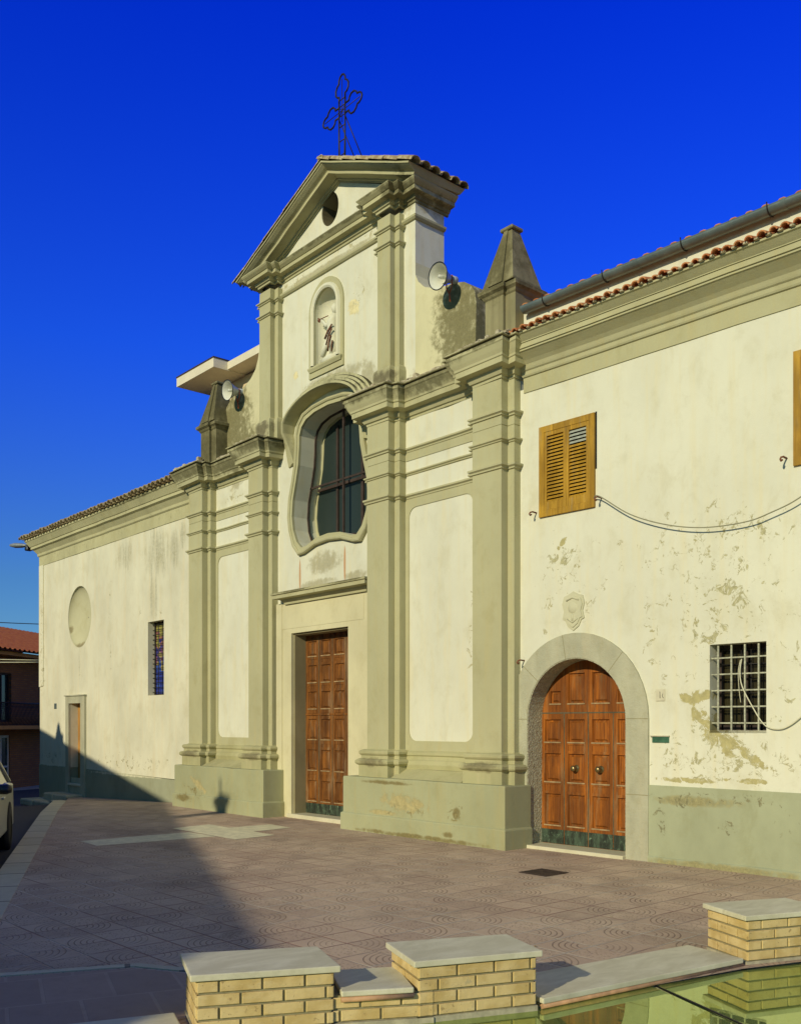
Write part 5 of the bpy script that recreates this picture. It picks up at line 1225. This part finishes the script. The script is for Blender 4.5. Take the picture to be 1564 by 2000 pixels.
# ------------------------------------------------------------------ parked car at the left edge
def car(loc, rz):
    t = thing('parked_car', 'silver hatchback with black door mirror parked on the road at the left edge', 'car', loc, rz)
    # local: +x forward, y across; length 4, width 1.68
    side = [(-1.95, .35), (-1.98, .75), (-1.85, 1.0), (-1.62, 1.38), (-1.2, 1.45), (-.3, 1.47), (.25, 1.38), (.95, .96), (1.75, .82), (1.98, .6), (1.98, .28), (-1.95, .28)]
    body = [(-1.98, .28), (-1.99, .6), (-1.93, .93), (-1.3, .97), (.9, .95), (1.6, .82), (1.93, .62), (1.97, .28)]
    wh = [(-1.2, .30), (1.25, .30)]
    def sect(poly, ins, mi=0):
        b = MB(); secs = []
        n = len(poly)
        for (y, s_, dz) in ((-.84, ins, 0), (-.80, 0, 0), (.80, 0, 0), (.84, ins, 0)):
            cx_ = sum(p[0] for p in poly) / n; cz_ = sum(p[1] for p in poly) / n
            secs.append([(cx_ + (x - cx_) * (1 - s_), y, cz_ + (z - cz_) * (1 - s_)) for x, z in poly])
        vs = [p for s in secs for p in s]
        b.add(vs, [(k * n + i, k * n + (i + 1) % n, (k + 1) * n + (i + 1) % n, (k + 1) * n + i) for k in range(3) for i in range(n)] + [tuple(range(n)), tuple(3 * n + i for i in range(n))], mi)
        return b
    b = sect(body, .03); b.build('body', M['carpaint'], t, bevel=.03)
    # greenhouse
    b = MB(); lo = [(-1.8, .95), (.95, .95)]; hi = [(-1.45, 1.42), (.2, 1.42)]
    vs = [(-1.85, -.78, .95), (.95, -.78, .94), (.95, .78, .94), (-1.85, .78, .95), (-1.5, -.58, 1.43), (.15, -.58, 1.43), (.15, .58, 1.43), (-1.5, .58, 1.43)]
    b.add(vs, [(0, 1, 5, 4), (1, 2, 6, 5), (2, 3, 7, 6), (3, 0, 4, 7)]); b.build('glass', M['carglass'], t)
    b = MB(); b.add([(x * 1.0, y * 1.02, z + .005) for x, y, z in vs[4:]] + [(x, y * 1.0, z + .05) for x, y, z in [(-1.4, -.5, 1.43), (.05, -.5, 1.43), (.05, .5, 1.43), (-1.4, .5, 1.43)]], [(0, 1, 5, 4), (1, 2, 6, 5), (2, 3, 7, 6), (3, 0, 4, 7), (4, 5, 6, 7), (0, 1, 2, 3)]); b.build('roof', M['carpaint'], t, bevel=.02)
    for s_ in (-1, 1):
        for (p, q) in ((vs[0], vs[4]), (vs[1], vs[5]), ((-.45, -.775, .95), (-.5, -.58, 1.43))):
            b = MB(); b.tube([(p[0], p[1] * -s_, p[2]), (q[0], q[1] * -s_, q[2])], .035, 6); b.build('pillar', M['carpaint'], t)
        b = MB(); lathe(b, (.72, .84 * s_, 1.0), (0, s_, 0), [(0, .0), (.0, .05), (.05, .085), (.15, .09), (.2, .06), (.21, 0)], 14); b.v = [(x, y, 1.0 + (z - 1.0) * .75) for x, y, z in b.v]; b.build('door_mirror', M['black'], t)
        b = MB(); b.cbox((-.35, .845 * s_ - .01, .80), (-.15, .845 * s_ + .03, .83), .006); b.build('door_handle', M['carpaint'], t)
        b = MB(); b.cbox((1.72, .35 * s_ + (.0 if s_ > 0 else -.35), .60), (1.94, .35 * s_ + (.35 if s_ > 0 else 0), .75), .03); b.build('headlight', M['whitepaint'], t)
        for wx in (-1.25, 1.25):
            b = MB(); lathe(b, (wx, s_ * .66, .31), (0, s_, 0), [(0, .18), (0, .29), (.03, .31), (.17, .31), (.20, .28), (.20, .19)], 24); wo = b.build('wheel', M['rubber'], t)
            b = MB(); lathe(b, (wx, s_ * .66, .31), (0, s_, 0), [(.15, .2), (.19, .18), (.17, .08), (.19, .0)], 20); b.build('rim', M['zinc'], wo)
            b = MB(); lathe(b, (wx, s_ * .80, .33), (0, s_, 0), [(0, .37), (.05, .36), (.05, .0)], 24); b.build('wheel_arch', M['dark'], t)
    return t
car((-13.6, -6.4, gz(-13) - .13), R(-23.7))

# ------------------------------------------------------------------ house across the street (casts the shade on the plaza)
L2 = 6.5 / math.tan(R(SUN_EL)); sx_ = math.sin(R(SUN_AZ)) * L2; sy_ = -math.cos(R(SUN_AZ)) * L2
E0 = Vector((-48.0 + sx_, 12.8 + sy_)); E1 = Vector((-5.35 + sx_, -6.32 + sy_))
ang = math.atan2(E1.y - E0.y, E1.x - E0.x); LEN = (E1 - E0).length
TE = thing('terrace_house', 'long cream terrace house across the street with a tiled roof and chimneys', 'house', (E1.x, E1.y, 0), ang)
def te(mb, name, m, **k): return mb.build(name, m, k.pop('parent', TE), **k)
b = MB()
wh_ = [rect(-2.6 - i * 3.4, -1.5 - i * 3.4, 4.0, 5.4) for i in range(13)] + [rect(-2.7 - i * 3.4, -1.5 - i * 3.4, -.05, 2.1) for i in range(13)]
b.plate(rect(-LEN, .14, -1.5, 6.3), wh_, -.08, -.5, T=lambda x, y, z: (x, y, z)); b.box((-LEN, -9, -1.5), (.14, -.5, 6.3)); te(b, 'wall', M['housewall'])
b = MB()
for r_ in wh_[:13]: b.box((r_[0][0], -.42, r_[0][1]), (r_[1][0], -.40, r_[2][1]))
b2 = b
for i, r_ in enumerate(wh_):
    b = MB(); b.box((r_[0][0], -.40, r_[0][1]), (r_[1][0], -.36, r_[2][1])); te(b, 'shutter' if i < 13 else 'door', M['shutter'])
b = MB(); b.add([(-LEN, .0, 6.42), (.16, .0, 6.5), (.16, -4.6, 6.9), (-LEN, -4.6, 6.9), (.16, -9.3, 6.45), (-LEN, -9.3, 6.45), (-LEN, .0, 6.3), (.16, .0, 6.3), (.16, -9.3, 6.3), (-LEN, -9.3, 6.3)], [(0, 1, 2, 3), (3, 2, 4, 5), (0, 1, 7, 6), (1, 2, 4, 8, 7), (5, 4, 8, 9), (6, 7, 8, 9)]); te(b, 'roof', M['tile'])
def along(x_sh, y_sh):
    """local x on the house whose shadow falls at a ground point"""
    p = Vector((x_sh + sx_, y_sh + sy_)); d = (E1 - E0).normalized(); return (p - E1).dot(d)
xl = along(-15.6, -1.5)
b = MB(); b.cbox((xl - .14, -.5, 6.4), (xl + .14, -.2, 7.25), .02); b.cbox((xl - .22, -.56, 7.25), (xl + .22, -.14, 7.4), .02); b.tube([(xl - .1, -.35, 7.4), (xl - .1, -.35, 7.75)], .03, 6); te(b, 'chimney', M['brownbrick'])
xl = along(-26.2, 3.3)
b = MB(); b.add([(xl - .30, -.5, 6.4), (xl + .22, -.5, 6.4), (xl + .22, -.1, 6.4), (xl - .30, -.1, 6.4), (xl - .06, -.34, 7.05), (xl + .02, -.34, 7.05), (xl + .02, -.26, 7.05), (xl - .06, -.26, 7.05)], [(0, 1, 5, 4), (1, 2, 6, 5), (2, 3, 7, 6), (3, 0, 4, 7), (4, 5, 6, 7)])
b.box((xl, -.45, 6.4), (xl + .28, -.15, 6.75)); te(b, 'chimney', M['brownbrick'])
